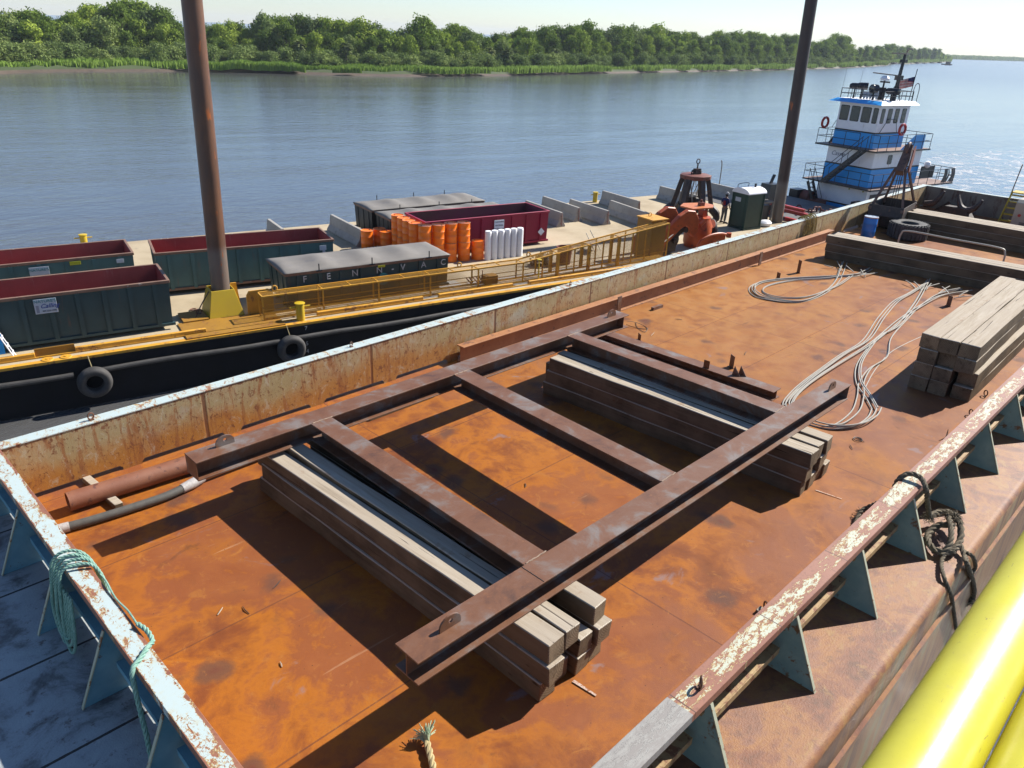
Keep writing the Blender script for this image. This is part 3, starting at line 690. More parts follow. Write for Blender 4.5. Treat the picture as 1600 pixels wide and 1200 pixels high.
flat(17.05, 8.6, .2, .34, 1.0, 'steel upright standing just behind the short dark beam'); flat(16.75, 11.3, .18, .2, 1.0, 'short drilled upright by the far end of the short dark beam')
flat(27.14, 11.7, .16, .48, 1.1, 'tallest thin upright near the looped wire slings'); flat(25.71, 11.77, .18, .25, 1.1, 'short upright left of the looped wire slings')
flat(27.5, 6.61, .18, .36, 1.0, 'upright standing between the long wire slings and tall timber stack')
# rods and scraps
def rod(name, pts, r, mat, label, cat, n=10, group=None):
    mb = MB(); mb.tube(pts, r, n); return tag(mb.build(name, M[mat]), label, cat, group)
rod('steel_rod', [(4.6, 12.07, .1), (6.5, 12.12, .1)], .04, 'pipe', 'rusty rod poking out below the frame beside the hose', 'steel rod')
rod('steel_rod', [(7.9, 12.37, .06), (10.45, 12.28, .06)], .04, 'pipe', 'rusty rod on the deck behind the middle frame opening', 'steel rod')
tag(MB().box(-.9, .9, -.03, .03, 0, .05).build('wood_strip', M['wood'], loc=(9.2, 12.15, .02), rz=.02), 'thin pale wooden strip beside the rod in the frame opening', 'wood strip')
# rust pipe (open tube) + dunnage + hose
mb = MB(); p0, p1 = V((2.62, 12.66, .19)), V((6.9, 12.42, .19)); d = (p1-p0).normalized(); a = d.cross(V((0,0,1))).normalized(); b = V((0,0,1)); n = 28
vs = [];
for rr, pp in ((.165, p0), (.165, p1), (.145, p1), (.145, p0)):
    vs += [pp+(a*math.cos(2*PI*k/n)+b*math.sin(2*PI*k/n))*rr for k in range(n)]
fs = [(q*n+k, q*n+(k+1) % n, ((q+1) % 4)*n+(k+1) % n, ((q+1) % 4)*n+k) for q in range(4) for k in range(n)]
mb.add(vs, fs); tag(mb.build('steel_pipe', M['pipe'], smooth=40), 'open-ended rust-brown steel pipe lying in the left corner of the deck', 'pipe')
tag(MB().box(-.07, .07, -.65, .65, 0, .10).build('wood_block', M['wood'], loc=(3.2, 12.85, .012), rz=.08, bevel=.01), 'wooden block under the rust-brown pipe', 'wood block')
t = thing('rubber_hose', 'grey rubber hose with pale wrapped ends beside the rusty pipe', 'hose', (2.3, 12.0, 0))
hp = smoothpath([(.02, .1, .09), (.5, .02, .09), (1.0, -.03, .09), (1.6, -.06, .09), (2.0, -.01, .1)], 6); mb = MB(); mb.tube(hp, .075, 14); mb.build('hose_body', M['hose'], t)
mb = MB(); mb.tube([hp[0]-V((.08,-.02,0)), hp[2]], .082, 14); mb.build('wrapped_end', M['tape'], t)
mb = MB(); mb.tube([(1.93, -.02, .1), (2.15, .02, .105), (2.35, .08, .11)], [.082, .095, .085], 14); mb.build('wrapped_end', M['tape'], t)

# ------------------------------------------------------------ wire slings
def sling(pathpx, n, z, jit, label, r=.017):
    mb = MB(); rnd = random.Random(len(pathpx)*7+n)
    for s in range(n):
        ph = rnd.uniform(0, 6.3); am = jit*(s-(n-1)/2)
        pts = []
        for i, (x, y) in enumerate(pathpx):
            w = math.sin(ph+i*.55)*jit*.8
            q = P(x, y); nrm = V((.8, -.5, 0)); pts.append(q+nrm*(am+w)*.9+V((0,0, z+.028*(s % 3)+.012*math.sin(i*.9+s))))
        mb.tube(smoothpath(pts, 6), r, 6)
    return mb
mb = sling([(1358,422),(1335,432),(1300,434),(1255,436),(1215,439),(1186,444),(1176,453),(1184,464),(1205,470),(1240,474),(1268,468),(1292,455),(1306,440),(1313,424),(1318,412)], 4, .03, .08, '')
m2 = sling([(1340,430),(1290,437),(1240,440),(1200,448),(1192,458),(1215,466),(1250,467),(1280,460),(1310,447),(1330,433)], 2, .03, .07, ''); mb.add(m2.v, m2.f)
for i, (x, y, dx, dy) in enumerate(((1308,408,8,16), (1322,415,12,10), (1345,421,7,12), (1288,414,14,4), (1334,428,30,0), (1345,430,26,-4))):
    mb.tube(smoothpath([P(x, y, .12), P(x+dx*.5, y+dy*.5, .1), P(x+dx, y+dy, .05)], 4), .017, 6)
tag(mb.build('wire_sling', M['galv']), 'wire rope slings coiled in one wide loop near the long timber stack', 'wire rope', 'wire rope slings')
mb = MB(); rnd = random.Random(5)
A_ = [(1446,446),(1425,460),(1400,474),(1376,500),(1352,534),(1316,556),(1285,578),(1258,598),(1238,616),(1226,634),(1240,650),(1275,666),(1310,672),(1345,667),(1364,655),(1370,642)]
B_ = [(1450,440),(1438,462),(1425,482),(1400,512),(1372,528),(1352,552),(1340,575),(1341,600),(1356,622),(1368,642)]
C_ = [(1500,455),(1465,462),(1440,478),(1418,500),(1392,530),(1385,560),(1360,578),(1346,600),(1344,622),(1336,645),(1312,664),(1290,667)]
D_ = [(1515,458),(1470,465),(1435,482),(1400,505),(1360,538),(1300,576),(1262,602),(1240,622),(1232,636)]
for base, ks, jj in ((A_, 3, .10), (B_, 3, .07), (C_, 2, .10), (D_, 3, .09)):
    for s in range(ks):
        ph = rnd.uniform(0, 6.3); pts = []
        for i, (x, y) in enumerate(base):
            q = P(x, y); pts.append(q+V((.75, -.6, 0))*((s-(ks-1)/2)*jj+math.sin(ph+i*.5)*jj*.5)+V((0,0,.035+.03*(s % 3)+.015*math.sin(i+s))))
        mb.tube(smoothpath(pts, 6), .017, 6)
for x, y, dx, dy in ((1415,438,15,12), (1428,440,12,14), (1455,443,-8,10), (1472,448,10,10), (1484,447,-20,14), (1512,455,-14,8), (1468,443,-30,10), (1500,450,-34,8), (1520,462,-30,4)):
    mb.tube(smoothpath([P(x, y, .14), P(x+dx*.5, y+dy*.4, .12), P(x+dx, y+dy, .05)], 4), .017, 6)
mb.tube(smoothpath([P(1440,526), P(1410,540), P(1388,554), P(1366,580), P(1352,606)], 5), .017, 6)
tag(mb.build('wire_sling', M['galv']), 'long wire rope slings snaking from the timber stack to the frame corner', 'wire rope', 'wire rope slings')
# loose thin wire by the frame's far corner
mb = MB(); Qp = lambda x, y, z=.03: P(900+x*.2125, 440+y*.2125, z)
mb.tube(smoothpath([Qp(375,290,.2), Qp(440,300,.12), Qp(500,325), Qp(525,350), Qp(500,370), Qp(450,335), Qp(440,300)], 5), .008, 5); mb.tube(smoothpath([Qp(370,315,.1), Qp(440,340), Qp(510,348), Qp(530,340)], 5), .008, 5)
tag(mb.build('loose_wire', M['dkmetal']), 'thin dark tangled wire beside the frame\'s far right corner', 'wire')
# twigs and debris
for i, (x, y, L, a) in enumerate(((1.0,0,0,0),)): pass
deb = [(345,957,.16,.2), (385,955,.2,.5), (432,915,.2,1.2), (440,1040,.1,.4), (600,905,.15,.9), (1143,566,.12,.3), (1020,523,.35,.1), (1165,553,.3,.1), (1060,500,.2,.7), (735,860,.15,1), (1343,688,.25,.4), (1210,740,.1,1), (1440,560,.25,.8), (1330,700,.2,.2), (820,760,.14,1.3), (700,800,.12,.5)]
for i, (x, y, L, a) in enumerate(deb):
    q = P(x, y); mb = MB(); mb.tube([(-L/2, 0, .012), (0, .02*math.sin(i), .02), (L/2, .01, .014)], [.006, .009, .004], 5)
    o = mb.build('debris_stick', M['dkmetal' if i % 3 else 'wood'], None, loc=(q.x, q.y, .012), rz=a*3)
    tag(o, 'small dark stick of debris lying on the rusty deck', 'debris', 'small sticks of debris on the deck')
q = P(1340, 688); tag(MB().torus((0,0,.02), .09, .01, n=12, m=5).build('wire_loop', M['dkmetal'], None, loc=(q.x, q.y, .01)), 'small bent wire loop on deck below the slings', 'wire')

# ------------------------------------------------------------ far corner of the near barge
t = thing('plastic_drum', 'blue plastic drum with pale lid beside the big tyre', 'drum', (35.6, 12.55, .012))
mb = MB(); mb.lathe([(.27,0),(.29,.03),(.29,.25),(.297,.27),(.29,.29),(.29,.58),(.297,.6),(.29,.62),(.29,.84),(.28,.87)], 28); mb.build('drum_body', M['bluedrum'], t)
mb = MB(); mb.lathe([(.295,.872),(.295,.9),(.27,.905),(.26,.885)], 28); mb.lathe([(.03,.886),(.03,.905)], 10, Matrix.Translation((.15,0,0))); mb.build('lid', M['sign'], t)
mb = MB(); mb.torus((0,0,.865), .292, .012, n=28, m=6); mb.bar((.2,-.2,.87), (.22,-.26,.45), .03, .01); mb.build('lid_ring', M['rimwhite'], t)
def tyre(name, loc, R, w, rim, label, cat, group=None, rot=None, tread=True):
    t = thing(name, label, cat, loc, 0, group)
    if rot: t.rotation_euler = rot
    mb = MB(); h = w/2
    mb.lathe([(rim,-h*.75),(rim+.03,-h*.9),(R*.82,-h),(R*.94,-h*.93),(R,-h*.7),(R,h*.7),(R*.94,h*.93),(R*.82,h),(rim+.03,h*.9),(rim,h*.75),(rim+.02,0),(rim,-h*.75)], 40, cap=False)
    mb.build('tyre_casing', M['rubber'], t, smooth=40)
    if tread:
        mb = MB()
        for k in range(30):
            a = 2*PI*k/30; Mx = Matrix.Rotation(a, 4, 'Z')
            for s in (-1, 1): mb.box(R-.03, R+.035, -.04, .04, s*h*.06 if s > 0 else -h*.86, s*h*.86 if s > 0 else -h*.06, Mx)
            mb.box(R*.9, R*.965, -.035, .035, h*.8, h*.99, Mx)
        mb.build('tread_blocks', M['rubber'], t, smooth=0)
    return t
tyre('large_tyre', (36.85, 11.3, .37), .80, .70, .36, 'huge off-road tyre lying flat on the deck beside the blue drum', 'tyre')
# pipe rail standing behind the long stack
a, b = P(1420, 361, .95), P(1560, 387, .95)
t = thing('pipe_rail', 'bent grey pipe handrail standing behind the long timber stack', 'handrail', (0,0,0))
mb = MB(); d = (b-a).normalized()
mb.tube([V((a.x,a.y,.01))-d*.3]+smoothpath([V((a.x,a.y,.5))-d*.3, V((a.x,a.y,.8))-d*.26, a, a.lerp(b,.5), b, V((b.x,b.y,.8))+d*.26, V((b.x,b.y,.5))+d*.3], 5)+[V((b.x,b.y,.01))+d*.3], .035, 10); mb.build('bent_pipe', M['galv'], t)
# clamshell bucket
M['rustarm'] = gen('rusty_arm_steel', (.16,.085,.06), (.24,.13,.09), 3, .6, (.09,.05,.04), (.5,.62), 5)
t = thing('clamshell_bucket', 'dark clamshell dredge bucket standing in the far corner of the deck', 'bucket', (38.45, 12.72, .01), .12)
mb = MB()
for s in (-1, 1):   # two jaws
    pr = [(0, 1.15), (1.25, 1.15), (1.3, .7), (.95, .2), (.45, 0), (.0, 0)]
    for y in (-.75, .72): mb.prism([(s*a_, b_) for a_, b_ in pr], (0, y, 0), (1,0,0), (0,0,1), (0,.03,0))
    for i in range(1, len(pr)-1):
        (a0, b0), (a1, b1) = pr[i], pr[i+1]; mb.prism([(-.75, 0), (.75, 0), (.75, 1), (-.75, 1)], (s*a0, 0, b0), (0,1,0), (s*(a1-a0), 0, b1-b0), (-s*.025, 0, .02))
mb.build('jaw_shells', M['dkmetal'], t, smooth=0)
mb = MB()
for x, y in ((-1.2, -.7), (-1.2, .7), (1.2, -.7), (1.2, .7)):
    mb.bar((x, y, .95), (x*.22, y*.30, 2.75), .09, .08); mb.lathe([(.1,-.07),(.1,.07)], 12, Matrix.Translation((x, y, 1.0)) @ Matrix.Rotation(PI/2, 4, 'X'))
mb.build('closing_arm', M['rustarm'], t, smooth=30)
mb = MB(); mb.bar((-.35, 0, 2.55), (.2, 0, 3.2), .34, .36); mb.bar((.05, 0, 3.0), (.42, 0, 3.7), .34, .26); mb.torus((.38, 0, 3.55), .26, .07, 'y', 20, 8); mb.build('head_block', M['rustarm'], t, smooth=30)
mb = MB(); mb.prism([(0,0),(.3,0),(.42,.5),(.3,1.1),(.0,1.0),(-.1,.4)], (.1, -.3, 2.55), (1,0,.25), (0,0,1), (0,.05,0)); mb.torus((.45,0,3.65), .17, .05, 'y', 16, 6); mb.build('sheave_guard', M['redbrown'], t, smooth=30)
mb = MB()
for x, y in ((-.1, -.1), (.05, .1), (.0, 0), (.45, -.15)): mb.tube([(x, y, 2.6), (x*1.5, y*1.4, .9)], .018, 5)
mb.build('closing_rope', M['dkmetal'], t)
mb = MB()
for k in range(8): mb.torus((1.15, -.72, 1.15-.12*k), .06, .02, 'x' if k % 2 else 'y', 10, 5)
mb.build('chain', M['dkmetal'], t)
# scrap tines near the end bulwark
t = thing('grab_tines', 'dark curved grab tines lying against the far end bulwark', 'scrap steel', (44.6, 11.6, .01), 1.4)
for k, (x, h_, s) in enumerate(((-1.0, .75, 1), (0, .8, -1), (.95, .85, 1))):
    mb = MB(); mb.tube(smoothpath([(x-s*.1, 0, h_+.25), (x, .05, h_), (x+s*.25, .1, .45), (x+s*.7, .1, .3)], 5), [.06+.010*min(i, 12) for i in range(16)], 8); mb.build('curved_tine', M['dkmetal'], t)
mb = MB(); mb.prism([(-.9,0),(.9,0),(.5,.45),(-.5,.45)], (0,-.2,0), (1,0,0), (0,0,1), (0,.5,0)); mb.prism([(.1,0),(1.4,0),(.75,.55)], (0,-.6,0), (1,0,0), (0,0,1), (0,.05,0)); mb.build('hinge_plate', M['dkmetal'], t, smooth=0)
# yellow stair/ladder over the end bulwark
t = thing('boarding_stair', 'yellow steel boarding ladder with tall handrails at the far end bulwark', 'ladder', (45.2, 9.25, .01), 0)
mb = MB()
for y in (-.32, .32): mb.bar((-.75, y, 0), (.35, y, 1.45), .05, .16)
for k in range(5): mb.box(-.68+.24*k, -.42+.24*k, -.3, .3, .14+.28*k, .19+.28*k)
mb.box(.25, 1.1, -.35, .35, 1.40, 1.45); mb.build('steps', M['yellow_lt'], t, smooth=0)
mb = MB()
for y in (-.34, .34): mb.tube([(.1, y, 1.0), (.75, y, 2.75)], .025, 6)
mb.tube([(.9, -.34, 1.45), (1.15, -.2, 2.8)], .025, 6); mb.build('handrail', M['steel'], t)
t = thing('generator_box', 'beige generator enclosure with red button at the right edge by the yellow ladder', 'generator', (43.7, 8.15, .01), 0)
mb = MB(); mb.prism([(-.9,0),(.9,0),(.9,1.28),(.7,1.42),(-.7,1.42),(-.9,1.28)], (0,-.55,.08), (1,0,0), (0,0,1), (0,1.1,0)); mb.box(-.95,.95,-.6,.6,0,.08); mb.build('enclosure', M['beige'], t, smooth=0, bevel=.02)
mb = MB(); mb.lathe([(.07,0),(.07,.03)], 14, Matrix.Translation((-.9, .28, .8)) @ Matrix.Rotation(-PI/2, 4, 'Y')); mb.build('red_button', M['red'], t)
mb = MB()
for k in range(5): mb.box(-.92, -.90, -.35, .2, .22+.06*k, .25+.06*k)
mb.build('louvre', M['greydark'], t, smooth=0)

# ------------------------------------------------------------ ropes on the near barge
mb = MB()
for k in range(5):
    y = 9.40+.085*k; s = random.uniform(-.03, .03)
    rope(mb, [(2.08+.01*k, y-.45+s, .62+.04*(k % 3)), (2.09, y-.22, 1.0), (2.02, y-.08, 1.15+.02*(k % 2)), (1.88, y, 1.17+.03*(k % 3)), (1.74, y+.04, 1.15), (1.66, y+.04, 1.0),
              (1.60-.03*(k % 2), y+.02+s, .55), (1.56, y-.08, .18+.07*(k % 3)), (1.56, y-.25, .08+.07*(k % 3)), (1.60, y-.36, .35), (1.68, y-.25, .9)], .022)
rope(mb, [(2.08, 9.3, 1.0), (2.05, 8.9, 1.13), (2.02, 8.5, 1.12), (2.04, 8.15, 1.13), (2.03, 7.85, 1.13)], .012)
tag(mb.build('green_rope', M['rope_green']), 'teal rope coiled in many loops over the left end bulwark', 'rope', 'teal ropes on the left bulwark')
mb = MB(); rope(mb, [(2.03, 7.85, 1.14), (2.07, 7.68, 1.13), (2.06, 7.5, 1.10), (1.98, 7.4, 1.14), (1.84, 7.28, 1.135), (1.72, 7.2, 1.10), (1.69, 7.12, .85), (1.66, 6.95, .45), (1.62, 6.75, .06), (1.58, 6.3, .04), (1.5, 5.8, .04)], .030)
tag(mb.build('green_rope', M['rope_green']), 'single teal rope draped over the left end bulwark cap nearest the camera', 'rope', 'teal ropes on the left bulwark')
mb = MB(); rope(mb, [P(-30,768,.05), P(0,766,.05), P(12,770,.04), P(22,778,.04), P(18,792,.04)], .02)
tag(mb.build('green_rope', M['rope_green']), 'piece of teal rope on deck beyond the far left corner', 'rope', 'teal ropes on the left bulwark')
# frayed rope end
t = thing('frayed_rope', 'tan rope with a pale green frayed end at the bottom of the deck', 'rope', (0,0,0))
q0, q1, q2, q3 = P(667,1160,.07), P(672,1178,.07), P(677,1200,.07), P(690,1260,.07)
mb = MB(); rope(mb, [q0, q1, q2, q3], .042); mb.build('laid_rope', M['rope_tan'], t)
mb = MB(); rnd = random.Random(3); dd = (q0-q2).normalized(); sd = dd.cross(V((0,0,1)))
for k in range(90):
    e = dd*rnd.uniform(.05, .17)+sd*rnd.gauss(0, .07)+V((0,0,rnd.uniform(-.03, .16))); mb.tube([q0+V((0,0,rnd.uniform(-.02,.03)))+sd*rnd.uniform(-.03,.03), q0+e*.5+V((0,0,.04)), q0+e], .0055, 4)
mb.build('frayed_strands', M['rope_pale'], t)
# brown rope over the near bulwark
mb = MB(); rnd = random.Random(8)
rope(mb, [P(1335,822,.03), P(1345,800,.12), P(1358,792,.2), P(1378,782,.5), P(1395,765,.85), P(1405,748,1.1), P(1422,740,1.2), P(1440,748,1.19), P(1447,765,1.1), P(1449,785,.75), P(1452,808,.35)], .045)
OD = lambda x, y: (lambda q: q if q.y > 1.76 else PY(x, y, 1.68))(P(x, y, .04))
rope(mb, [P(1452,808,.3), P(1468,800,.25), P(1488,803,.25), P(1500,818,.25), P(1500,845,.12), P(1485,862,.1), P(1462,860,.1), P(1450,845,.1), P(1453,830,.12), P(1470,820,.2), P(1492,822,.3)], .058)
rope(mb, [P(1480,800,.3), P(1486,825,.3), P(1484,850,.2), P(1470,868,.08)], .05)
rope(mb, [P(1478,862,.08), P(1471,880,.06), P(1476,905,.05), OD(1486,930), OD(1490,955), OD(1494,984)], .035)
rope(mb, [P(1500,850,.12), P(1507,868,.07), P(1512,885,.05), OD(1520,908), OD(1522,925), OD(1518,942)], .045)
rope(mb, [P(1508,862,.07), OD(1520,870), OD(1524,885), OD(1519,897)], .035)
for c, R_, n_ in ((P(1488,808,.3), .13, 160), (P(1452,808,.3), .09, 90), (P(1480,860,.1), .1, 70), (OD(1517,940), .08, 80), (P(1345,800,.1), .08, 40)):
    for k in range(n_):
        d = V((rnd.gauss(0,1), rnd.gauss(0,1), rnd.gauss(0,.8))).normalized(); p = c+d*R_*rnd.uniform(.1,.6); mb.tube([p, p+d*R_*.4+V((rnd.gauss(0,.02), rnd.gauss(0,.02), 0)), p+d*R_*.7+V((rnd.gauss(0,.04), rnd.gauss(0,.04), -.02))], .0045, 3)
tag(mb.build('brown_rope', M['rope_brown']), 'knotted old brown mooring rope draped over the near bulwark', 'rope')
mb = MB(); 
rnd = random.Random(6)
for k in range(9):
    x = 31.2+.12*k; y = wy(31); zz = rnd.uniform(.12, .6); rope(mb, [(x-.15+rnd.uniform(-.1,.1), y-.08, zz+.4), (x-.05, y-.09, zz), (x+.1, y-.08, zz+.1), (x+.12, y-.06, .8), (x+.03, y-.04, 1.1), (x, y+.1, 1.15+rnd.uniform(0,.12)), (x+.05, y+.3, 1.12), (x+.1, y+.33, .8)], .022)
tag(mb.build('yellow_rope', M['rope_yellow']), 'faded yellow rope bundle hung over the far bulwark near the brown pole', 'rope')

# ------------------------------------------------------------ glossy yellow pipes of the camera's own vessel
for nm, y, z, lab in (('a', .247, 5.29, 'thick glossy yellow pipe crossing the lower right corner, the larger one in view'), ('b', -.055, 5.27, 'second glossy yellow pipe just showing at the bottom right corner')):
    t = thing('yellow_pipe', lab, 'pipe', (2.2, y, z), 0, 'yellow pipes of the vessel beside the barge')
    mb = MB(); mb.tube([(-4.2, 0, 0), (4.6, 0, 0)], .149, 48); mb.build('pipe_length', M['yellow_gloss'], t, smooth=60)
    mb = MB(); mb.tube([(4.55, 0, 0), (4.7, 0, 0)], .16, 48); mb.build('end_collar', M['yellow_gloss'], t)
# ------------------------------------------------------------ far barge
FA = math.radians(-12.79); FZ = -2.12
FO = V((4.31, 25.34, FZ)); FU = V((math.cos(FA), math.sin(FA), 0)); FV = V((-math.sin(FA), math.cos(FA), 0))
def FB(u, v, h=0.0): return FO+FU*u+FV*v+V((0,0,h))
def put(name, label, cat, u, v, h=0.0, a=0.0, group=None): return thing(name, label, cat, FB(u, v, h), FA+a, group)
b2 = put('spud_barge', 'long black-hulled work barge with sandy deck and yellow edge moored beyond', 'barge', 0, 0)
UE = 48.2
mb = MB(); mb.prism([(0, -.01), (0, -2.6), (14.3, -2.6), (14.3, -.01)], (-9, 0, 0), (0,1,0), (0,0,1), (UE+9, 0, 0)); mb.build('hull', M['black'], b2, smooth=0)
mb = MB(); mb.box(-9, UE, .202, 14.28, -.009, 0.0); mb.build('deck_plate', M['fdeck'], b2, smooth=0)
mb = MB(); mb.box(-9, UE, -.012, .20, -.08, .006); mb.box(-9, UE, .40, .44, .004, .05); mb.build('yellow_edge', M['yellow'], b2, smooth=0)
for a, b in ((-8, .95), (2.05, 6.0), (9.9, 14.2), (14.9, 18.4), (19.2, 25)):
    mb = MB(); mb.prism([(.42, .0), (.56, .0), (.56, .17), (.42, .17)], (a, 0, .0), (0,1,0), (0,0,1), (b-a, 0, 0)); mb.build('toe_rail', M['yellow'], b2, smooth=0, bevel=.01)
mb = MB(); mb.box(.95, 2.05, .55, .60, 0, .26); mb.build('toe_rail', M['ochre'], b2, smooth=0)
mb = MB()
for u in (1.25, 1.75): mb.lathe([(.17,.006),(.16,.03),(.05,.03),(.05,.05)], 20, Matrix.Translation((u, .2, 0)))
mb.build('deck_fitting', M['yellow'], b2)
mb = MB(); pts = []
for i in range(60): u = -8+i*.9; pts.append((u, -.10, -.48-.02*math.sin(u*1.3)))
for a, b in ((-8, 1.85), (2.6, 8.3), (8.9, 47)):
    mb.tube([(a+(b-a)*i/24, -.10, -.50-.025*math.sin((a+(b-a)*i/24)*1.1)) for i in range(25)], .085, 10)
mb.build('fender_strake', M['rubber'], b2)
mb = MB(); mb.box(41, UE-.02, 4.2, 14.2, .004, .02); mb.build('end_deck_plate', M['greydark'], b2, smooth=0)
mb = MB(); mb.box(10.2, 16.6, .62, 2.3, .004, .02); mb.box(16.9, 24.5, .62, 1.9, .003, .02); mb.build('walkway_plate', M['conc'], b2, smooth=0)
for k, (u, v) in enumerate(((5.75, 2.6), (6.1, 3.0), (6.75, 2.7))):
    mb = MB(); mb.torus((u, v, .03), .11, .02, n=14, m=6); mb.build('deck_ring', M['redbrown'], b2)
def text(body, size, mat, parent, mat4, name='lettering', ext=.006, alx='CENTER', shear=0):
    c = bpy.data.curves.new('txt', 'FONT'); c.body = body; c.size = size; c.extrude = ext; c.align_x = alx; c.align_y = 'CENTER'; c.shear = shear
    o = bpy.data.objects.new('txt', c); col.objects.link(o); bpy.context.view_layer.update()
    me = bpy.data.meshes.new_from_object(o.evaluated_get(bpy.context.evaluated_depsgraph_get())); bpy.data.objects.remove(o)
    me.materials.clear(); me.materials.append(M[mat]); n = bpy.data.objects.new(name, me); col.objects.link(n); n.parent = parent; n.matrix_local = mat4; return n
def face_u(x, y, z): # text on a side face seen from -v side: right = +u, up = +z
    return Matrix.Translation((x, y, z)) @ Matrix.Rotation(PI/2, 4, 'X')
for i, s in enumerate('7654'): text(s, .2, 'letter', b2, face_u(9.3, -.016, -.21-.295*i))
for u, lab in ((2.38, 'black tyre fender hung on the black hull, left of the two'), (8.65, 'black tyre fender hung on the hull below the yellow bollard')):
    t = put('tyre_fender', lab, 'tyre', u, -.27, -.80, group='tyre fenders on the black hull')
    mb = MB(); Mx = Matrix.Rotation(PI/2, 4, 'X'); R = .40
    mb.lathe([(.25,-.12),(.30,-.18),(.42,-.19),(.48,-.13),(.505,-.05),(.505,.05),(.48,.13),(.42,.19),(.30,.18),(.25,.12),(.27,0),(.25,-.12)], 36, Mx, cap=False); mb.build('tyre_casing', M['rubber'], t, smooth=50)
    mb = MB(); mb.tube([(0, .05, .46), (-.05, .25, .82)], .014, 6); mb.build('hanging_rope', M['rope_tan'], t)

# spuds
def spud(u, v, r, top, lean, mat, lab, h0=-4):
    t = put('spud_pole', lab, 'spud pole', u, v, 0, 0, 'tall steel spud poles of the far barge')
    mb = MB(); L = top; mb.tube([(lean[0]*(-4/20), lean[1]*(-4/20), h0)]+[(lean[0]*i/10, lean[1]*i/10, L*i/10) for i in range(11)], r, 40); mb.build('pole', M[mat], t, smooth=60)
    return t
def polemat(n, a, b, c):
    t = NT(n); v = t.obj(); k = t.noise(t.vmul(v, (2, 2, .6)), .9, 7, .7); f = t.noise(v, 5, 8, .75)
    cc = t.mix(t.ss(k, .35, .65), a, b); cc = t.mix(t.ss(f, .6, .72, 0, .6), cc, c); z = t.sep(v)[2]
    cc = t.mix(t.m('MULTIPLY', t.ss(z, 2.6, 2.2), .55), cc, (.30,.26,.22))
    o = t.noise(t.vmul(v, (1.5, 1.5, .5)), 1.7, 4, .6); cc = t.mix(t.ss(o, .62, .68, 0, .8), cc, (.50,.13,.02))
    t.bump(f, .2, .02); return t.fin(cc, .42, 0, .5)
M['spudL'] = polemat('rusted_spud_steel', (.13,.065,.042), (.22,.095,.045), (.07,.04,.032)); M['spudR'] = polemat('dark_spud_steel', (.05,.03,.027), (.085,.045,.035), (.035,.022,.02))
spL = spud(7.0, 2.35, .32, 22, (0, 0), 'spudL', 'tall rusty steel spud pole rising from the yellow well at left'); spR = spud(40.25, 4.9, .33, 26, (0, 0), 'spudR', 'tall dark brown spud pole at right beside the tugboat')
def lean_to(o, u, v, h, px, r_=None):
    """lean a pole so that its axis passes the sky edge where the photograph shows it"""
    d = ray(*px); b = FB(u, v, h); hd = math.hypot(b.x, b.y); tt = hd/math.hypot(d.x, d.y); q = CAM+d*tt
    ax = (q-b).normalized(); o.rotation_euler = ax.to_track_quat('Z', 'Y').to_euler()
lean_to(spL, 7.0, 2.35, 0, (299.5, 0)); lean_to(spR, 40.25, 4.9, 0, (1268, 0))
t = put('spud_well', 'yellow tapered spud well holding the rusty pole on the far barge', 'spud well', 7.0, 2.35)
mb = MB(); s0, s1 = .62, .40
v_ = [(-s0,-s0*1.1,0),(s0,-s0*1.1,0),(s0,s0,0),(-s0,s0,0),(-s1,-s1,.95),(s1,-s1,.95),(s1,s1,.95),(-s1,s1,.95),(-s1+.03,-s1+.03,.95),(s1-.03,-s1+.03,.95),(s1-.03,s1-.03,.95),(-s1+.03,s1-.03,.95),(-s1+.03,-s1+.03,.3),(s1-.03,-s1+.03,.3),(s1-.03,s1-.03,.3),(-s1+.03,s1-.03,.3)]
mb.add(v_, [(0,1,5,4),(1,2,6,5),(2,3,7,6),(3,0,4,7),(4,5,9,8),(5,6,10,9),(6,7,11,10),(7,4,8,11),(8,9,13,12),(9,10,14,13),(10,11,15,14),(11,8,12,15)])
mb.build('tapered_well', M['yellow_lt'], t, smooth=0, bevel=.01)
mb = MB(); mb.box(-1.7, 1.6, -2.3, -.68, .0, .05); mb.box(-1.5, -.65, -.75, .3, .05, .10); mb.build('base_plate', M['ochre'], t, smooth=0)
mb = MB(); mb.prism([(0,0),(.95,0),(.95,.75),(.8,.86),(.1,.86),(0,.7)], (.72, -.75, .05), (1,0,0), (0,0,1), (0,.06,0)); mb.build('guide_plate', M['yellow'], t, smooth=0)
mb = MB(); mb.prism([(0,0),(.4,0),(.3,.95),(.1,.95)], (.35, .35, 0), (1,0,0), (0,0,1), (0,.06,0)); mb.build('guide_plate', M['yellow'], t, smooth=0)
mb = MB(); mb.tube(smoothpath([(-.45,-.3,.95),(-.8,-.4,.5),(-1.05,-.5,.1)], 4), .02, 6); mb.torus((-.9,-.45,.3), .09, .03, 'y', 10, 5); mb.build('chain', M['dkmetal'], t)

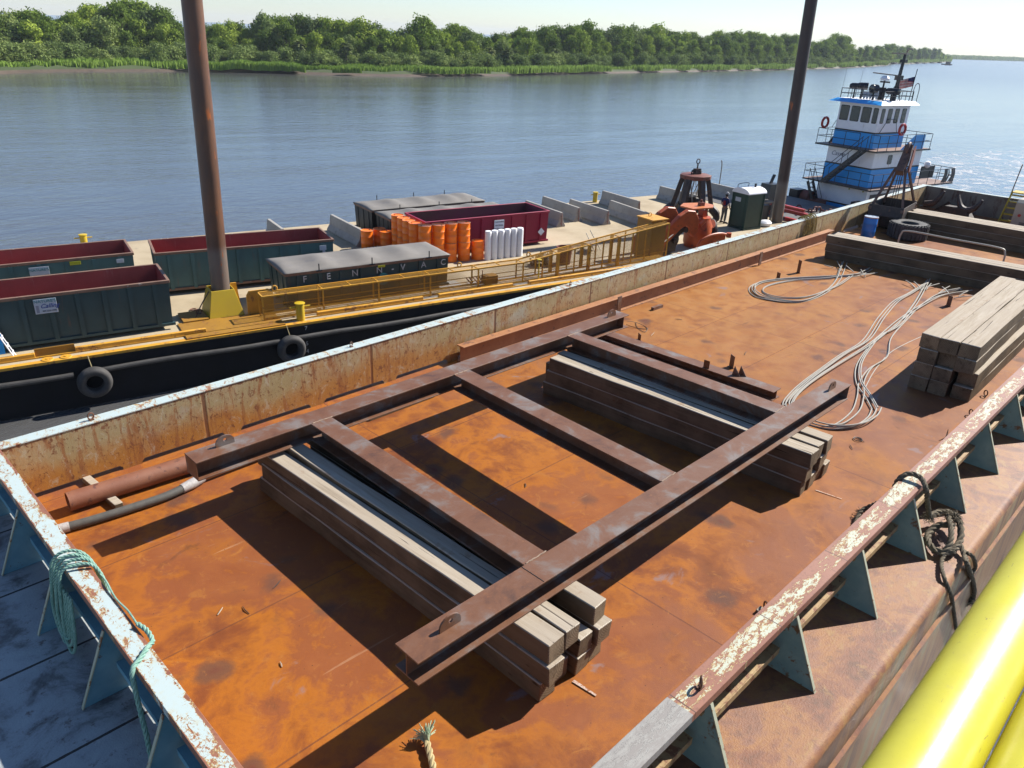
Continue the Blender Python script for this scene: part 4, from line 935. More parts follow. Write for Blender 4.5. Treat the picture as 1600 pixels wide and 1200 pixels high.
# roll-off containers
def container(name, lab, u0, u1, v0, v1, H, a, mo, mi, group='roll-off containers on the far barge', ribs=8, tarp=False, leftopen=False, thin=.05):
    t = put(name, lab, 'container', (u0+u1)/2, (v0+v1)/2, 0, a, group); L, W = (u1-u0)/2, (v1-v0)/2; z0 = .22
    def rect(x, y, z): return [(-x,-y,z),(x,-y,z),(x,y,z),(-x,y,z)]
    mb = MB(); o0 = rect(L-.08, W-.08, z0); o1 = rect(L-.04, W-.04, H-.1)
    mb.add(o0+o1, [(3,2,1,0)]+[(i, (i+1) % 4, 4+(i+1) % 4, 4+i) for i in range(4)]); body = mb.build('body_shell', M[mo], t, smooth=0)
    if not tarp:
        mb = MB(); i0 = rect(L-.14, W-.14, z0+.06); i1 = rect(L-.09, W-.09, H-.02)
        mb.add(i0+i1, [(0,1,2,3)]+[(i, 4+i, 4+(i+1) % 4, (i+1) % 4) for i in range(4)]); 
        o = mb.build('interior_lining', M[mi], t, smooth=0)
    mb = MB()
    for s in (-1, 1):
        mb.box(-L, L, s*(W-.04)-.045, s*(W-.04)+.045, H-.1, H); mb.box(s*(L-.04)-.045, s*(L-.04)+.045, -W+.086, W-.086, H-.1, H)
    mb.build('top_rim', M['rim' if mo != 'crimson' else 'crimson'], t, smooth=0, bevel=.01)
    for k in range(ribs):
        x = -L+.5+(2*L-1)*k/(ribs-1)
        for s in (-1, 1): mb = MB(); mb.prism([(0,z0-.02),(.075,z0-.02),(.10,H-.11),(.04,H-.11)], (x-.06, s*(W-.085), 0), (0,s,0), (0,0,1), (.13,0,0)); mb.build('side_rib', M[mo], t, smooth=0)
    for y in (-.6, 0, .6):
        for s in (-1, 1): mb = MB(); mb.prism([(0,z0-.02),(.03,z0-.02),(.07,H-.11),(.045,H-.11)], (s*(L-.085), y*W-.04, 0), (s,0,0), (0,0,1), (0,.08,0)); mb.build('end_rib', M[mo], t, smooth=0)
    mb = MB()
    for s in (-1, 1): mb.box(-L, L, s*(W-.08)-.06, s*(W-.08)+.06, z0-.07, z0+.02)
    for s in (-.42, .42): mb.box(-L+.05, L-.05, s*W-.05, s*W+.05, .04, z0-.02)
    mb.build('bottom_rails', M['rim' if mo == 'teal' else mo], t, smooth=0)
    mb = MB()
    for x in (-L+.35, L-.35):
        for s in (-.42, .42): mb.lathe([(.09,-.06),(.09,.06)], 12, Matrix.Translation((x, s*W*1.3, .09)) @ Matrix.Rotation(PI/2, 4, 'X'))
    mb.build('roller', M['dkmetal'], t)
    if tarp:
        nx, ny = 44, 12; vs = []
        for i in range(nx+1):
            for j in range(ny+1):
                x, y = -1+2*i/nx, -1+2*j/ny; bow = 1-abs(y)**2.2; hoop = .5+.5*math.cos(x*PI*4.0); ed = 1-abs(x)**10
                z = H+.015+bow*ed*(.06+.13*hoop**1.5)+.02*noise.noise(V((x*6, y*4, L)))*bow
                if tarp == 2 and x > .6: z += bow*ed*(.16*math.sin((x-.6)*9)+.08*noise.noise(V((x*11, y*6, 0))))
                vs.append((x*(L+.03), y*(W+.03), z))
        fs = [(i*(ny+1)+j, (i+1)*(ny+1)+j, (i+1)*(ny+1)+j+1, i*(ny+1)+j+1) for i in range(nx) for j in range(ny)]
        mb = MB(); mb.add(vs, fs); o = mb.build('tarpaulin', M['tarp'], t, smooth=60); sd = o.modifiers.new('thick', 'SOLIDIFY'); sd.thickness = .015
        for x in ((-L*.62, 0, L*.72) if tarp == 1 else (-L*.6, L*.05, L*.62)):
            y = (-W-.05) if tarp == 1 else W+.02
            mb = MB(); mb.tube([(x, y, H-.03), (x, y, H+.27)], .022, 6); mb.box(x-.12, x+.12, y-.02, y+.03, H-.02, H+.02); mb.build('tie_post', M['tugblack'], t, smooth=0)
    return t, L, W
cA, L, W = container('rolloff_container', 'dark teal open container with red interior, nearest at far left beside the yellow edge', -1.9, 5.2, 1.28, 3.5, 1.75, 0, 'navy', 'inred', ribs=9)
def signboard(t, u, z, w, h, y, nm='sign_plate', mat='sign'):
    mb = MB(); mb.box(u-w/2, u+w/2, y-.012, y, z-h/2, z+h/2); return mb.build(nm, M[mat], t, smooth=0, bevel=.004)
yA = -W-.035
s = signboard(cA, -.13, 1.38, .62, .47, yA); text("NATURE'S", .135, 'ink_teal', s, face_u(-.13, yA-.014, 1.54)); text('Calling', .19, 'ink_blue', s, face_u(-.03, yA-.014, 1.38), shear=.4); text('904 225-1350', .07, 'ink_dark', s, face_u(-.05, yA-.014, 1.22))
mb = MB(); mb.box(-.40, -.32, yA-.016, yA-.0125, 1.18, 1.42); mb.build('printed_figure', M['ink_grey'], s, smooth=0)
container_B, L, W = container('rolloff_container', 'open teal container with red interior standing behind the rusty pole', 5.4, 12.3, 4.95, 7.2, 1.68, -.07, 'teal', 'inred', ribs=8)
signboard(container_B, 2.95, 1.36, .28, .2, -W-.035); signboard(container_B, 2.98, 1.15, .12, .2, -W-.035)
cC, L, W = container('rolloff_container', 'open teal container at the far left edge behind the nearest one', -2.4, 4.72, 5.62, 7.85, 1.68, 0, 'teal', 'inred', ribs=8)
s = signboard(cC, .42, 1.34, .62, .3, -W-.035); text("NATURE'S", .135, 'ink_teal', s, face_u(.42, -W-.049, 1.38)); signboard(cC, 1.58, 1.5, .36, .13, -W-.035, 'yellow_sticker', 'signyel'); signboard(cC, 3.05, 1.42, .25, .15, -W-.035)
cF, L, W = container('tarped_container', 'navy container under a grey tarpaulin with wide white letters', 9.1, 15.9, 1.45, 3.7, 1.42, 0, 'navy', 'inred', ribs=8, tarp=1)
for ch, u in zip('FENN-VAC', (9.83, 10.74, 11.79, 12.79, 13.35, 13.79, 14.70, 15.58)): text(ch, .34, 'letter', cF, face_u(u-12.5, -W-.05, 1.15))
signboard(cF, .38, 1.3, .3, .09, -W-.045, 'yellow_sticker', 'signyel')
mb = MB(); mb.lathe([(.24,0),(.24,.012)], 24, Matrix.Translation((.45, -W-.04, .78)) @ Matrix.Rotation(PI/2, 4, 'X')); mb.build('round_sticker', M['ink_teal'], cF)
cR, L, W = container('rolloff_container', 'crimson open container with white warning sign behind the white rolls', 17.05, 24.05, 6.0, 8.25, 1.7, 0, 'crimson', 'inpurple', ribs=8)
s = signboard(cR, .48, 1.22, .56, .52, -W-.035, mat='white')
for k, w_ in enumerate(('CONTAINS', 'MATERIAL', 'HAZARDOUS')): text(w_, .10, 'ink_dark', s, face_u(.48, -W-.049, 1.39-.17*k))
mb = MB(); mb.prism([(-.2,0),(0,-.2),(.2,0),(0,.2)], (3.0, -W-.04, .68), (1,0,0), (0,0,1), (0,.012,0)); mb.build('diamond_placard', M['white'], cR, smooth=0)
container('tarped_container', 'black container with rumpled grey tarpaulin farthest back by the water', 16.2, 22.9, 10.5, 12.7, 1.42, .03, 'blackc', 'inred', tarp=2, ribs=7)
container('tarped_container', 'black tarped container wedged behind the crimson container', 16.35, 23.2, 8.4, 10.2, 1.38, 0, 'blackc', 'inred', tarp=3, ribs=7)
# ------------------------------------------------------------ drums
dproto = None
def drum(u, v, h, lab):
    global dproto
    if dproto is None:
        t = put('steel_drum', lab, 'drum', u, v, h, group='orange steel drums on the far barge')
        mb = MB(); R = .292; mb.lathe([(R-.01,0),(R+.004,.01),(R,.03),(R,.28),(R+.012,.295),(R,.31),(R,.58),(R+.012,.595),(R,.61),(R,.86),(R+.006,.87),(R+.006,.885),(R-.015,.885),(R-.02,.865)], 30); mb.build('drum_body', M['orange'], t, smooth=50)
        mb = MB(); mb.torus((0,0,.882), R, .012, n=30, m=6); mb.build('rim_ring', M['rimwhite'], t)
        mb = MB(); mb.lathe([(.035,.866),(.035,.885)], 10, Matrix.Translation((.17,0,0))); mb.build('bung', M['dkmetal'], t)
        dproto = t; return t
    o = dup(dproto, FB(u, v, h), FA+random.uniform(0, 6), lab); return o
row = [(16.38, 7.55), (16.38, 6.95), (16.4, 6.36), (16.45, 5.78), (16.6, 5.16), (17.25, 5.1), (17.91, 5.12), (18.57, 5.05)]
for k, (u, v) in enumerate(row):
    drum(u, v, 0, 'lower orange drum in the %s two-high stack from the left' % ORD[k]); drum(u+random.uniform(-.02, .02), v+random.uniform(-.02, .02), .893, 'upper orange drum in the %s two-high stack from the left' % ORD[k])
drum(15.3, 8.75, 0, 'single orange drum standing apart left of the stacks by the concrete barrier')
drum(15.98, 8.85, 0, 'single orange drum behind, between the lone drum and the stacks'); drum(16.05, 8.2, 0, 'single orange drum touching the left end of the stacks')
drum(19.25, 4.95, 0, 'single orange drum between the tall stacks and the white rolls')
for k in range(6):
    u = 19.62+.355*k; t = put('white_roll', 'white plastic roll on end, %s from the left of six' % ORD[k], 'roll', u, 4.62, .0, group='white rolls standing on end')
    mb = MB(); pr = []; z = 0
    while z < 1.32: pr += [(.150, z), (.157, z+.02)]; z += .04
    mb.lathe([(.13,0)]+pr+[(.13,1.34)], 20); mb.build('roll_body', M['plastic_white'], t, smooth=20)
    mb = MB(); mb.lathe([(.14,1.34),(.15,1.36),(.12,1.37)], 20); mb.build('end_cap', M['plastic_white'], t)
t = put('pallet', 'grey wooden pallet on deck between the lone drum and stacks', 'pallet', 15.6, 7.9, 0, .1)
mb = MB()
for k in range(8): mb.box(-.6+.165*k, -.6+.165*k+.09, -.55, .55, .12, .15)
mb.build('top_boards', M['wood'], t, smooth=0)
mb = MB()
for y in (-.5, 0, .45): mb.box(-.6, .65, y-.04, y+.05, .02, .118)
mb.build('bearers', M['wood'], t, smooth=0)
# ------------------------------------------------------------ concrete barriers
bprof = [(-.30,0),(.30,0),(.30,.08),(.14,.33),(.08,.81),(-.08,.81),(-.14,.33),(-.30,.08)]
def barrier(u, v0, v1, lab, a=0):
    t = put('concrete_barrier', lab, 'barrier', u, (v0+v1)/2, 0, a, 'concrete barriers on the far barge'); L = v1-v0
    mb = MB(); mb.prism(bprof, (0, -L/2, 0.002), (1,0,0), (0,0,1), (0,L,0)); mb.build('barrier_body', M['conc'], t, smooth=0, bevel=.015)
    mb = MB()
    for z in (.2, .6): mb.torus((0, -L/2-.02, z), .05, .012, n=12, m=5)
    mb.tube([(0, -L/2-.05, .05), (0, -L/2-.05, .75)], .014, 6); mb.build('joining_loops', M['redbrown'], t)
barrier(26.9, 8.85, 12.45, 'concrete barrier just right of the crimson container'); barrier(28.65, 9.6, 13.2, 'second concrete barrier from the crimson container'); barrier(29.75, 8.3, 11.9, 'third concrete barrier from the crimson container')
barrier(31.75, 6.95, 10.7, 'concrete barrier with faded stencil behind the orange machine', -.08); barrier(33.45, 9.85, 13.4, 'concrete barrier nearest the water behind the stencilled one')
barrier(38.4, 9.9, 13.4, 'concrete barrier left of the dark grapple frame, by the water'); barrier(42.95, 9.7, 13.1, 'concrete barrier behind the person and the dark green toilet')
barrier(11.85, 10.8, 13.1, 'concrete barrier showing its end behind the teal container'); barrier(15.15, 9.2, 12.95, 'concrete barrier left of the lone orange drum', .04)
# ------------------------------------------------------------ bollards
bol = None
for u, v, hh, lab in ((3.6, 13.7, .62, 'yellow bollard at the water side of the far left containers'), (9.25, .35, .62, 'yellow bollard above the right tyre fender'), (33.2, 13.85, .55, 'yellow bollard between the concrete barriers by the water')):
    if bol is None:
        t = put('mooring_bollard', lab, 'bollard', u, v, 0, group='yellow mooring bollards')
        mb = MB(); mb.lathe([(.15,0),(.15,hh),(.185,hh+.005),(.185,hh+.03),(.17,hh+.035)], 24); mb.build('post', M['yellow_lt'], t, smooth=40)
        mb = MB(); mb.tube([(-.37,0,hh-.12),(.37,0,hh-.12)], .028, 8); mb.build('cross_pin', M['yellow_lt'], t); bol = t
    else: dup(bol, FB(u, v), FA, lab)
t = put('yellow_post', 'thin yellow post with a cap in front of the yellow gangway', 'post', 19.75, .55)
mb = MB(); mb.lathe([(.03,0),(.03,1.0),(.1,1.0),(.1,1.04),(.05,1.05)], 12); mb.lathe([(.12,0),(.1,.04)], 12); mb.build('post_body', M['yellow_lt'], t)
# white stepladder at the left edge
t = put('step_ladder', 'white stepladder with a blue panel at the far left edge of the photo', 'ladder', .1, .75)
mb = MB()
for y in (-.22, .22): mb.tube([(.35, y, 0), (-.05, y*.8, 1.15)], .022, 6); mb.tube([(-.45, y, 0), (-.05, y*.8, 1.15)], .022, 6)
for k in range(4): mb.tube([(.35-.09*k-.05, -.2, .2+.26*k), (.35-.09*k-.05, .2, .2+.26*k)], .02, 6)
mb.build('ladder_frame', M['white'], t)
mb = MB(); mb.box(-.35, .1, .1, .12, .15, .8); mb.build('blue_panel', M['tugblue'], t, smooth=0)
# ------------------------------------------------------------ gangway
t = put('gangway', 'long yellow mesh-sided gangway lying along the edge of the far barge', 'gangway', 8.05, .98)
def gtop(x): return .92 if x < 11 else .92+(x-11)/8.2*.98
def gbot(x): return .10 if x < 11 else .10+(x-11)/8.2*.16
Lg = 19.3
for y, nm in ((-.27, 'near'), (.27, 'far')):
    mb = MB(); xs = [0, 2.2, 4.4, 6.6, 8.8, 11, 12.8, 14.5, 16.2, 17.8, 19.2]
    for a, b in zip(xs, xs[1:]):
        mb.bar((a, y, gtop(a)), (b, y, gtop(b)), .055); mb.bar((a, y, gbot(a)), (b, y, gbot(b)), .07); mb.bar((a, y, gbot(a)+.32), (b, y, gbot(b)+.32), .025)
    for x in xs+[12, 13.7, 15.3, 17.0]: mb.bar((x, y, gbot(x)), (x, y, gtop(x)), .05 if x not in (12.8, 14.5, 16.2) else .12)
    mb.build('side_truss', M['yellow'], t, smooth=0)
    mb = MB(); vs = []
    for a, b in zip(xs, xs[1:]): mb.add([(a, y*.97, gbot(a)), (b, y*.97, gbot(b)), (b, y*.97, gtop(b)), (a, y*.97, gtop(a))], [(0,1,2,3)])
    o = mb.build('mesh_panel', M['mesh'], t, smooth=0)
mb = MB()
for a, b in zip(xs, xs[1:]): mb.add([(a, -.25, gbot(a)+.02), (b, -.25, gbot(b)+.02), (b, .25, gbot(b)+.02), (a, .25, gbot(a)+.02)], [(0,1,2,3)])
mb.build('floor_mesh', M['mesh'], t, smooth=0)
mb = MB()
for a, b in zip(xs, xs[1:]): mb.add([(a, -.26, gtop(a)), (b, -.26, gtop(b)), (b, .26, gtop(b)), (a, .26, gtop(a))], [(0,1,2,3)])
mb.build('top_mesh', M['mesh'], t, smooth=0)
for x in xs+[3.3, 5.5, 7.7, 9.9]: mb = MB(); mb.bar((x, -.27, gtop(x)), (x, .27, gtop(x)), .035); mb.build('cross_tie', M['yellow'], t, smooth=0)
for x in (0.6, 8.2, 11.6):
    mb = MB(); mb.torus((x, .27, gtop(x)+.1), .09, .025, 'y', 14, 6); mb.build('lifting_eye', M['yellow'], t)
t = put('yellow_cabinet', 'tall ochre steel box at the right end of the yellow gangway', 'steel box', 27.1, 1.75)
mb = MB(); mb.box(-.45, .45, -.55, .55, 0, 1.95); mb.build('box_body', M['ochre'], t, smooth=0, bevel=.01)
mb = MB(); mb.box(-.5, .52, -.6, .6, 1.95, 2.0); mb.torus((0, .2, 2.08), .09, .02, 'y', 14, 6); mb.build('lid_plate', M['yellow'], t, smooth=30)
t = put('steel_bin', 'rusty brown steel bin seen through the yellow gangway', 'bin', 22.6, 2.6); mb = MB(); mb.lathe([(.30,0),(.36,.75),(.40,.75),(.40,.80),(.34,.80),(.28,.05)], 20); mb.build('bin_body', M['redbrown'], t)
mb = MB(); rnd = random.Random(4)
t = put('rubbish_heap', 'dark rubbish heap with blue-purple plastic behind the yellow gangway', 'rubbish', 21.4, 2.8)
for k in range(26):
    c = V((rnd.gauss(0,.35), rnd.gauss(0,.2), .12+abs(rnd.gauss(0,.2)))); vs = [c+V((rnd.gauss(0,.14), rnd.gauss(0,.14), rnd.gauss(0,.12))) for _ in range(5)]; mb.add(vs, [(0,1,2),(0,2,3),(0,3,4),(0,4,1),(1,2,3,4)])
mb.build('dark_scraps', M['dkmetal'], t, smooth=0)
mb = MB()
for k in range(14):
    c = V((.25+rnd.gauss(0,.13), -.05+rnd.gauss(0,.1), .3+rnd.gauss(0,.12))); vs = [c+V((rnd.gauss(0,.09), rnd.gauss(0,.09), rnd.gauss(0,.09))) for _ in range(4)]; mb.add(vs, [(0,1,2),(0,2,3),(0,3,1),(1,2,3)])
M['lilac'] = gen('lilac_plastic', (.16,.15,.42), (.30,.30,.50), 9, .5); mb.build('plastic_sheet', M['lilac'], t, smooth=0)
t = put('box_lid', 'ochre steel box on the walkway inside the gangway', 'steel box', 17.6, 1.05, .12); mb = MB(); mb.box(-.3, .3, -.2, .2, 0, .36); mb.build('box_body', M['ochre'], t, smooth=0, bevel=.01)
mb = MB()
for k in range(6): mb.tube([(-.9+.15*k, .1*math.sin(k*2), .1), (-1.0+.15*k, .25, .3)], .03, 6)
mb.tube([(-.35, 0, .1), (-.35, 0, .6)], .02, 6); mb.build('hose_fittings', M['redbrown'], t)
t = put('folding_chair', 'grey folding chair behind the right end of the gangway', 'chair', 25.3, 3.9, 0, .6)
mb = MB(); mb.prism([(-.6,0),(.6,0),(.5,.03),(-.5,.03)], (0,-.3,.42), (1,0,0), (0,0,1), (0,.6,0)); mb.build('seat', M['tarp'], t, smooth=0)
mb = MB()
for x in (-.4, .4): mb.bar((x,-.3,0), (x*.8,.3,.95), .03); mb.bar((x,.3,0), (x,-.25,.45), .03)
mb.build('folding_frame', M['galv'], t, smooth=0)
# ------------------------------------------------------------ dark grapple
t = put('orange_peel_grapple', 'tall dark rusty orange-peel grapple standing on its tines', 'grapple', 34.75, 6.75)
mb = MB(); mb.lathe([(.72,2.55),(.90,2.62),(.90,2.80),(.78,2.84)], 10); mb.build('crown_plate', M['redbrown'], t, smooth=20)
for k in range(6):
    a = 2*PI*k/6+.3; c, s = math.cos(a), math.sin(a); R_ = lambda r, z: (r*c, r*s, z)
    mb = MB(); mb.bar(R_(.70, 2.70), R_(1.18, .75), .26, .32, up=(-s, c, 0)); mb.bar(R_(.60, 2.6), R_(1.15, .9), .08, .12, up=(-s, c, 0)); g = mb.build('arm', M['dkmetal'], t, smooth=0, bevel=.02)
    mb = MB(); pts = [R_(1.12, .95), R_(1.4, .70), R_(1.5, .42), R_(1.38, .15), R_(1.1, .0)]; mb.tube(smoothpath(pts, 4), [.24]*6+[.20]*4+[.14]*4+[.08]*3, 8); mb.build('tine', M['dkmetal'], g)
mb = MB(); mb.lathe([(.30,.55),(.5,.7),(.5,.95),(.3,1.2),(.2,1.3)], 14)
for k in range(4): a = k*PI/2; mb.lathe([(.22,-.08),(.22,.08)], 14, Matrix.Translation((.25*math.cos(a), .25*math.sin(a), 1.35)) @ Matrix.Rotation(PI/2, 4, 'X') @ Matrix.Rotation(a, 4, 'Y'))
mb.build('centre_block', M['dkmetal'], t)
mb = MB()
for k in range(9): mb.tube([(.35*math.cos(k), .35*math.sin(k), 2.6), (.25*math.cos(k*1.3), .25*math.sin(k*1.3), 1.2)], .022, 5)
mb.build('hoist_ropes', M['galv'], t)
mb = MB()
for k in range(7): mb.torus((-.28+.09*k, .1*math.sin(k), 2.9+.06*(k % 3)), .10, .03, 'xyz'[k % 3], 12, 6)
mb.box(-.15, .25, -.12, .12, 2.84, 3.15); mb.torus((.05, 0, 3.55), .13, .03, 'y', 16, 6); mb.tube([(.05, 0, 3.42), (.05, 0, 3.05)], .04, 8); mb.build('shackle_chain', M['dkmetal'], t)
# ------------------------------------------------------------ orange machine grapple
t = put('hydraulic_grapple', 'orange hydraulic grab with arched side plates lying by the bulwark', 'grapple', 30.0, 2.15); t.scale = (1.18, 1.1, 1.15)
def arch(x, y, sc_=1.0):
    o = [(-1.35,0),(-1.35,.55),(-.35,1.38),(.0,1.55),(.35,1.5),(.58,1.2),(.62,.75),(.42,.55),(.2,.72),(.14,.9),(-.02,1.0),(-.22,.92),(-.86,.40),(-.95,0)]
    return [(x+a*sc_, b*sc_) for a, b in o]
for y, x, nm in ((-.55, .1, 'near'), (.35, -.25, 'far')):
    mb = MB(); mb.prism(arch(x-.75, 0, 1.22), (0, y, .02), (1,0,0), (0,0,1), (0,.24,0)); mb.build('arched_plate', M['or_mach'], t, smooth=0, bevel=.03)
mb = MB(); mb.lathe([(.34,-.34),(.34,.34)], 20, Matrix.Translation((-1.15,-.02,.62)) @ Matrix.Rotation(PI/2,4,'X')); mb.box(-1.9, -.9, -.32, .30, .1, .62); mb.tube([(-.55,-.5,1.05),(-.6,.5,1.05)], .13, 12); mb.tube([(-1.1,-.5,.6),(-1.1,.4,.6)], .12, 12); mb.bar((-.9,-.1,.75), (-.2,-.1,1.3), .35, .2); mb.build('pin_block', M['dkmetal'], t)
mb = MB(); Mx = Matrix.Translation((.95, .35, .72)); mb.lathe([(.55,-.72),(.62,-.5),(.62,.25),(.5,.5),(.5,.62)], 22, Mx); mb.lathe([(.16,0),(.16,.3)], 10, Matrix.Translation((.5, -.1, 1.1)) @ Matrix.Rotation(.9, 4, 'Y')); mb.lathe([(.2,-.2),(.2,.2)], 12, Matrix.Translation((1.35,.1,1.0)) @ Matrix.Rotation(1.2, 4, 'X')); mb.box(.2, .6, .1, .6, .9, 1.5); mb.box(.95, 1.2, .2, .5, 1.2, 1.62); mb.build('motor_housing', M['or_mach'], t, smooth=30)
mb = MB(); mb.prism([(-.3,-.45),(.75,-.55),(1.25,-.1),(1.2,.5),(.2,.75),(-.35,.35)], (.35,.35,1.78), (1,0,0), (0,1,0), (0,0,.06)); mb.build('top_plate', M['or_light'], t, smooth=0)
mb = MB(); mb.box(.3, .42, .2, .3, 1.3, 1.78); mb.box(1.2, 1.3, .25, .35, 1.2, 1.78); mb.box(.75, 1.0, .2, .4, 1.84, 2.0); mb.tube([(.86,.3,2.0),(.86,.3,2.12)], .05, 8); mb.build('swivel_post', M['redbrown'], t, smooth=30)
mb = MB(); mb.tube(smoothpath([(-.15,-.85,.25),(.0,-.9,.62),(.5,-.92,.80),(1.1,-.9,.82),(1.55,-.88,.72)], 5), .055, 8); mb.prism([(-.1,.1),(.0,.6),(.5,.77),(1.1,.78),(1.5,.68),(1.5,.1)], (0,-.86,0), (1,0,0), (0,0,1), (0,.05,0)); mb.box(.45,.75,-.92,-.9,.3,.5); mb.lathe([(.12,0),(.12,.2)], 12, Matrix.Translation((1.65,-.9,.6))); mb.build('curved_guard', M['or_mach'], t)
mb = MB(); mb.lathe([(.12,-.1),(.5,-.1),(.58,-.05),(.58,.05),(.5,.1),(.12,.1)], 26, Matrix.Translation((1.75,.35,.6)) @ Matrix.Rotation(PI/2, 4, 'Y') @ Matrix.Rotation(.3, 4, 'X')); mb.build('dark_wheel', M['dkmetal'], t)
mb = MB(); mb.tube(smoothpath([(-2.2,-.7,.55),(-1.2,-.5,1.0),(-.4,-.3,1.25)], 5), .025, 6); mb.build('hydraulic_hose', M['galv'], t)
# ------------------------------------------------------------ portable toilet
t = put('portable_toilet', 'dark green portable toilet with white domed roof beside the dark pole', 'toilet', 37.05, 4.62, 0, 0)
mb = MB(); mb.box(-.66, .66, -.56, .56, .1, 2.02); mb.build('cabin_walls', M['dkgreen'], t, smooth=0, bevel=.02)
mb = MB(); mb.box(-.72, .72, -.62, .62, 0, .1); 
for x in (-.67, .67):
    for y in (-.57, .57): mb.box(x-.03, x+.03, y-.03, y+.03, .1, 2.05)
mb.build('base_skid', M['dkgreen'], t, smooth=0)
mb = MB(); n = 10
mb.prism([(.64*math.cos(PI*i/n), .28*math.sin(PI*i/n)) for i in range(n+1)], (-.74, 0, 2.06), (0,1,0), (0,0,1), (1.48, 0, 0)); mb.box(-.74, .74, -.64, .64, 2.03, 2.07); mb.build('domed_roof', M['plastic_white'], t, smooth=50)
mb = MB(); mb.box(-.678, -.663, -.38, .35, .15, 1.95); d_ = mb.build('door', M['dkgreen'], t, smooth=0)
mb = MB(); mb.box(-.69, -.679, -.05, .35, 1.55, 1.78); mb.build('door_sign', M['sign'], d_, smooth=0)
mb = MB(); mb.lathe([(.06,2.3),(.06,2.5),(.08,2.5),(.08,2.53)], 12, Matrix.Translation((.3,-.1,0))); mb.tube(smoothpath([(-.6,.35,2.2),(-.6,.35,2.48),(.2,.35,2.50),(.2,.35,2.3)], 4), .02, 6); mb.build('vent_pipe', M['tugblack'], t)
# pump box, generator frame, red beams
t = put('exhaust_cabinet', 'tall black steel cabinet with two exhaust stacks behind the green toilet', 'cabinet', 42.3, 7.5)
mb = MB(); mb.prism([(-.55,0),(.55,0),(.55,1.75),(-.4,1.75),(-.55,.9)], (0,-.4,0), (1,0,0), (0,0,1), (0,.8,0)); mb.build('cabinet_body', M['tugblack'], t, smooth=0)
mb = MB(); mb.tube([(-.1,0,1.7),(.15,0,2.3)], .06, 8); mb.tube([(.15,.1,1.7),(.4,.1,2.25)], .06, 8); mb.build('exhaust_stack', M['tugblack'], t)
t = put('equipment_skid', 'grey framed equipment skid between the green toilet and dark pole', 'equipment', 39.0, 5.4)
mb = MB()
for x in (-.6, .6):
    for y in (-.5, .5): mb.box(x-.04, x+.04, y-.04, y+.04, 0, 1.25)
for y in (-.5, .5): mb.box(-.64, .64, y-.05, y+.05, 1.2, 1.3); mb.box(-.64, .64, y-.04, y+.04, 0, .1)
for x in (-.6, .6): mb.box(x-.05, x+.05, -.45, .45, 1.2, 1.3)
mb.build('frame', M['tarp'], t, smooth=0); mb = MB(); mb.box(-.5, .5, -.4, .4, .15, 1.05); mb.lathe([(.08,0),(.08,.06)], 10, Matrix.Translation((-.1,-.41,.8)) @ Matrix.Rotation(PI/2,4,'X')); mb.build('machine_block', M['tugblack'], t, smooth=0)
t = put('white_sack', 'white sack on deck at the foot of the equipment skid', 'sack', 38.6, 4.4)
mb = MB(); mb.lathe([(.05,0),(.3,.05),(.34,.2),(.22,.33),(.04,.36)], 12, Matrix.Scale(1.3, 4, (1,0,0))); mb.build('sack_body', M['plastic_white'], t)
for k, (u, v, h, L_, lab) in enumerate(((41.9, 5.6, .55, 2.6, 'bright red steel beam on top of the pile right of the dark pole'), (42.0, 5.2, .3, 2.6, 'bright red steel beam just below the top one, right of the dark pole'), (40.8, 4.2, .1, 1.1, 'short bright red beam lowest by the dark pole'))):
    t = put('red_beam', lab, 'steel beam', u, v, h, 0, 'red beams beside the dark pole'); mb = MB(); ibeam(mb, (0, -L_/2, 0), (0, L_, 0), .22, .2, (1,0,0)); mb.build('beam_section', M['red'], t, smooth=0)
t = put('steel_cradle', 'dark red steel cradle under the red beams beside the pole', 'cradle', 42.0, 5.4); mb = MB(); mb.box(-.5, .5, -1.3, -1.1, 0, .28); mb.box(-.5, .5, 1.0, 1.2, 0, .28); mb.box(-.6, -.4, -1.5, 1.5, 0, .1); mb.build('cradle_frame', M['redbrown'], t, smooth=0)
t = put('deck_cargo', 'low heap of maroon hoses and fittings on the dark end deck', 'hoses', 44.5, 6.2); mb = MB(); rnd = random.Random(9)
for k in range(9): x, y = rnd.uniform(-1.2, 1.6), rnd.uniform(-1, .8); mb.torus((x, y, .12), rnd.uniform(.12, .25), .05, 'xyz'[k % 3], 14, 6)
mb.tube(smoothpath([(-1.5,-.6,.1),(-.6,0,.15),(.4,-.3,.1),(1.3,.3,.15)], 5), .06, 8); mb.build('hose_heap', M['redbrown'], t)
t = put('marker_pole', 'thin bent blue-grey pole at the water edge right of the dark spud', 'pole', 43.8, 13.2); mb = MB(); mb.tube(smoothpath([(0,0,0),(.03,0,1.1),(.0,0,2.0),(-.12,0,2.3)], 4), .035, 8); mb.lathe([(.12,0),(.1,.04)], 10); mb.build('pole_tube', M['tarp'], t)
t = put('debris_heap', 'small dark heap of debris on deck by the concrete barrier', 'debris', 36.4, 9.6); mb = MB()
for k in range(22): c = V((rnd.gauss(0,.35), rnd.gauss(0,.3), abs(rnd.gauss(.06,.07)))); vs = [c+V((rnd.gauss(0,.1), rnd.gauss(0,.1), rnd.gauss(0,.05))) for _ in range(4)]; mb.add(vs, [(0,1,2),(0,2,3),(0,3,1),(1,2,3)])
mb.build('debris_pieces', M['dkmetal'], t, smooth=0)

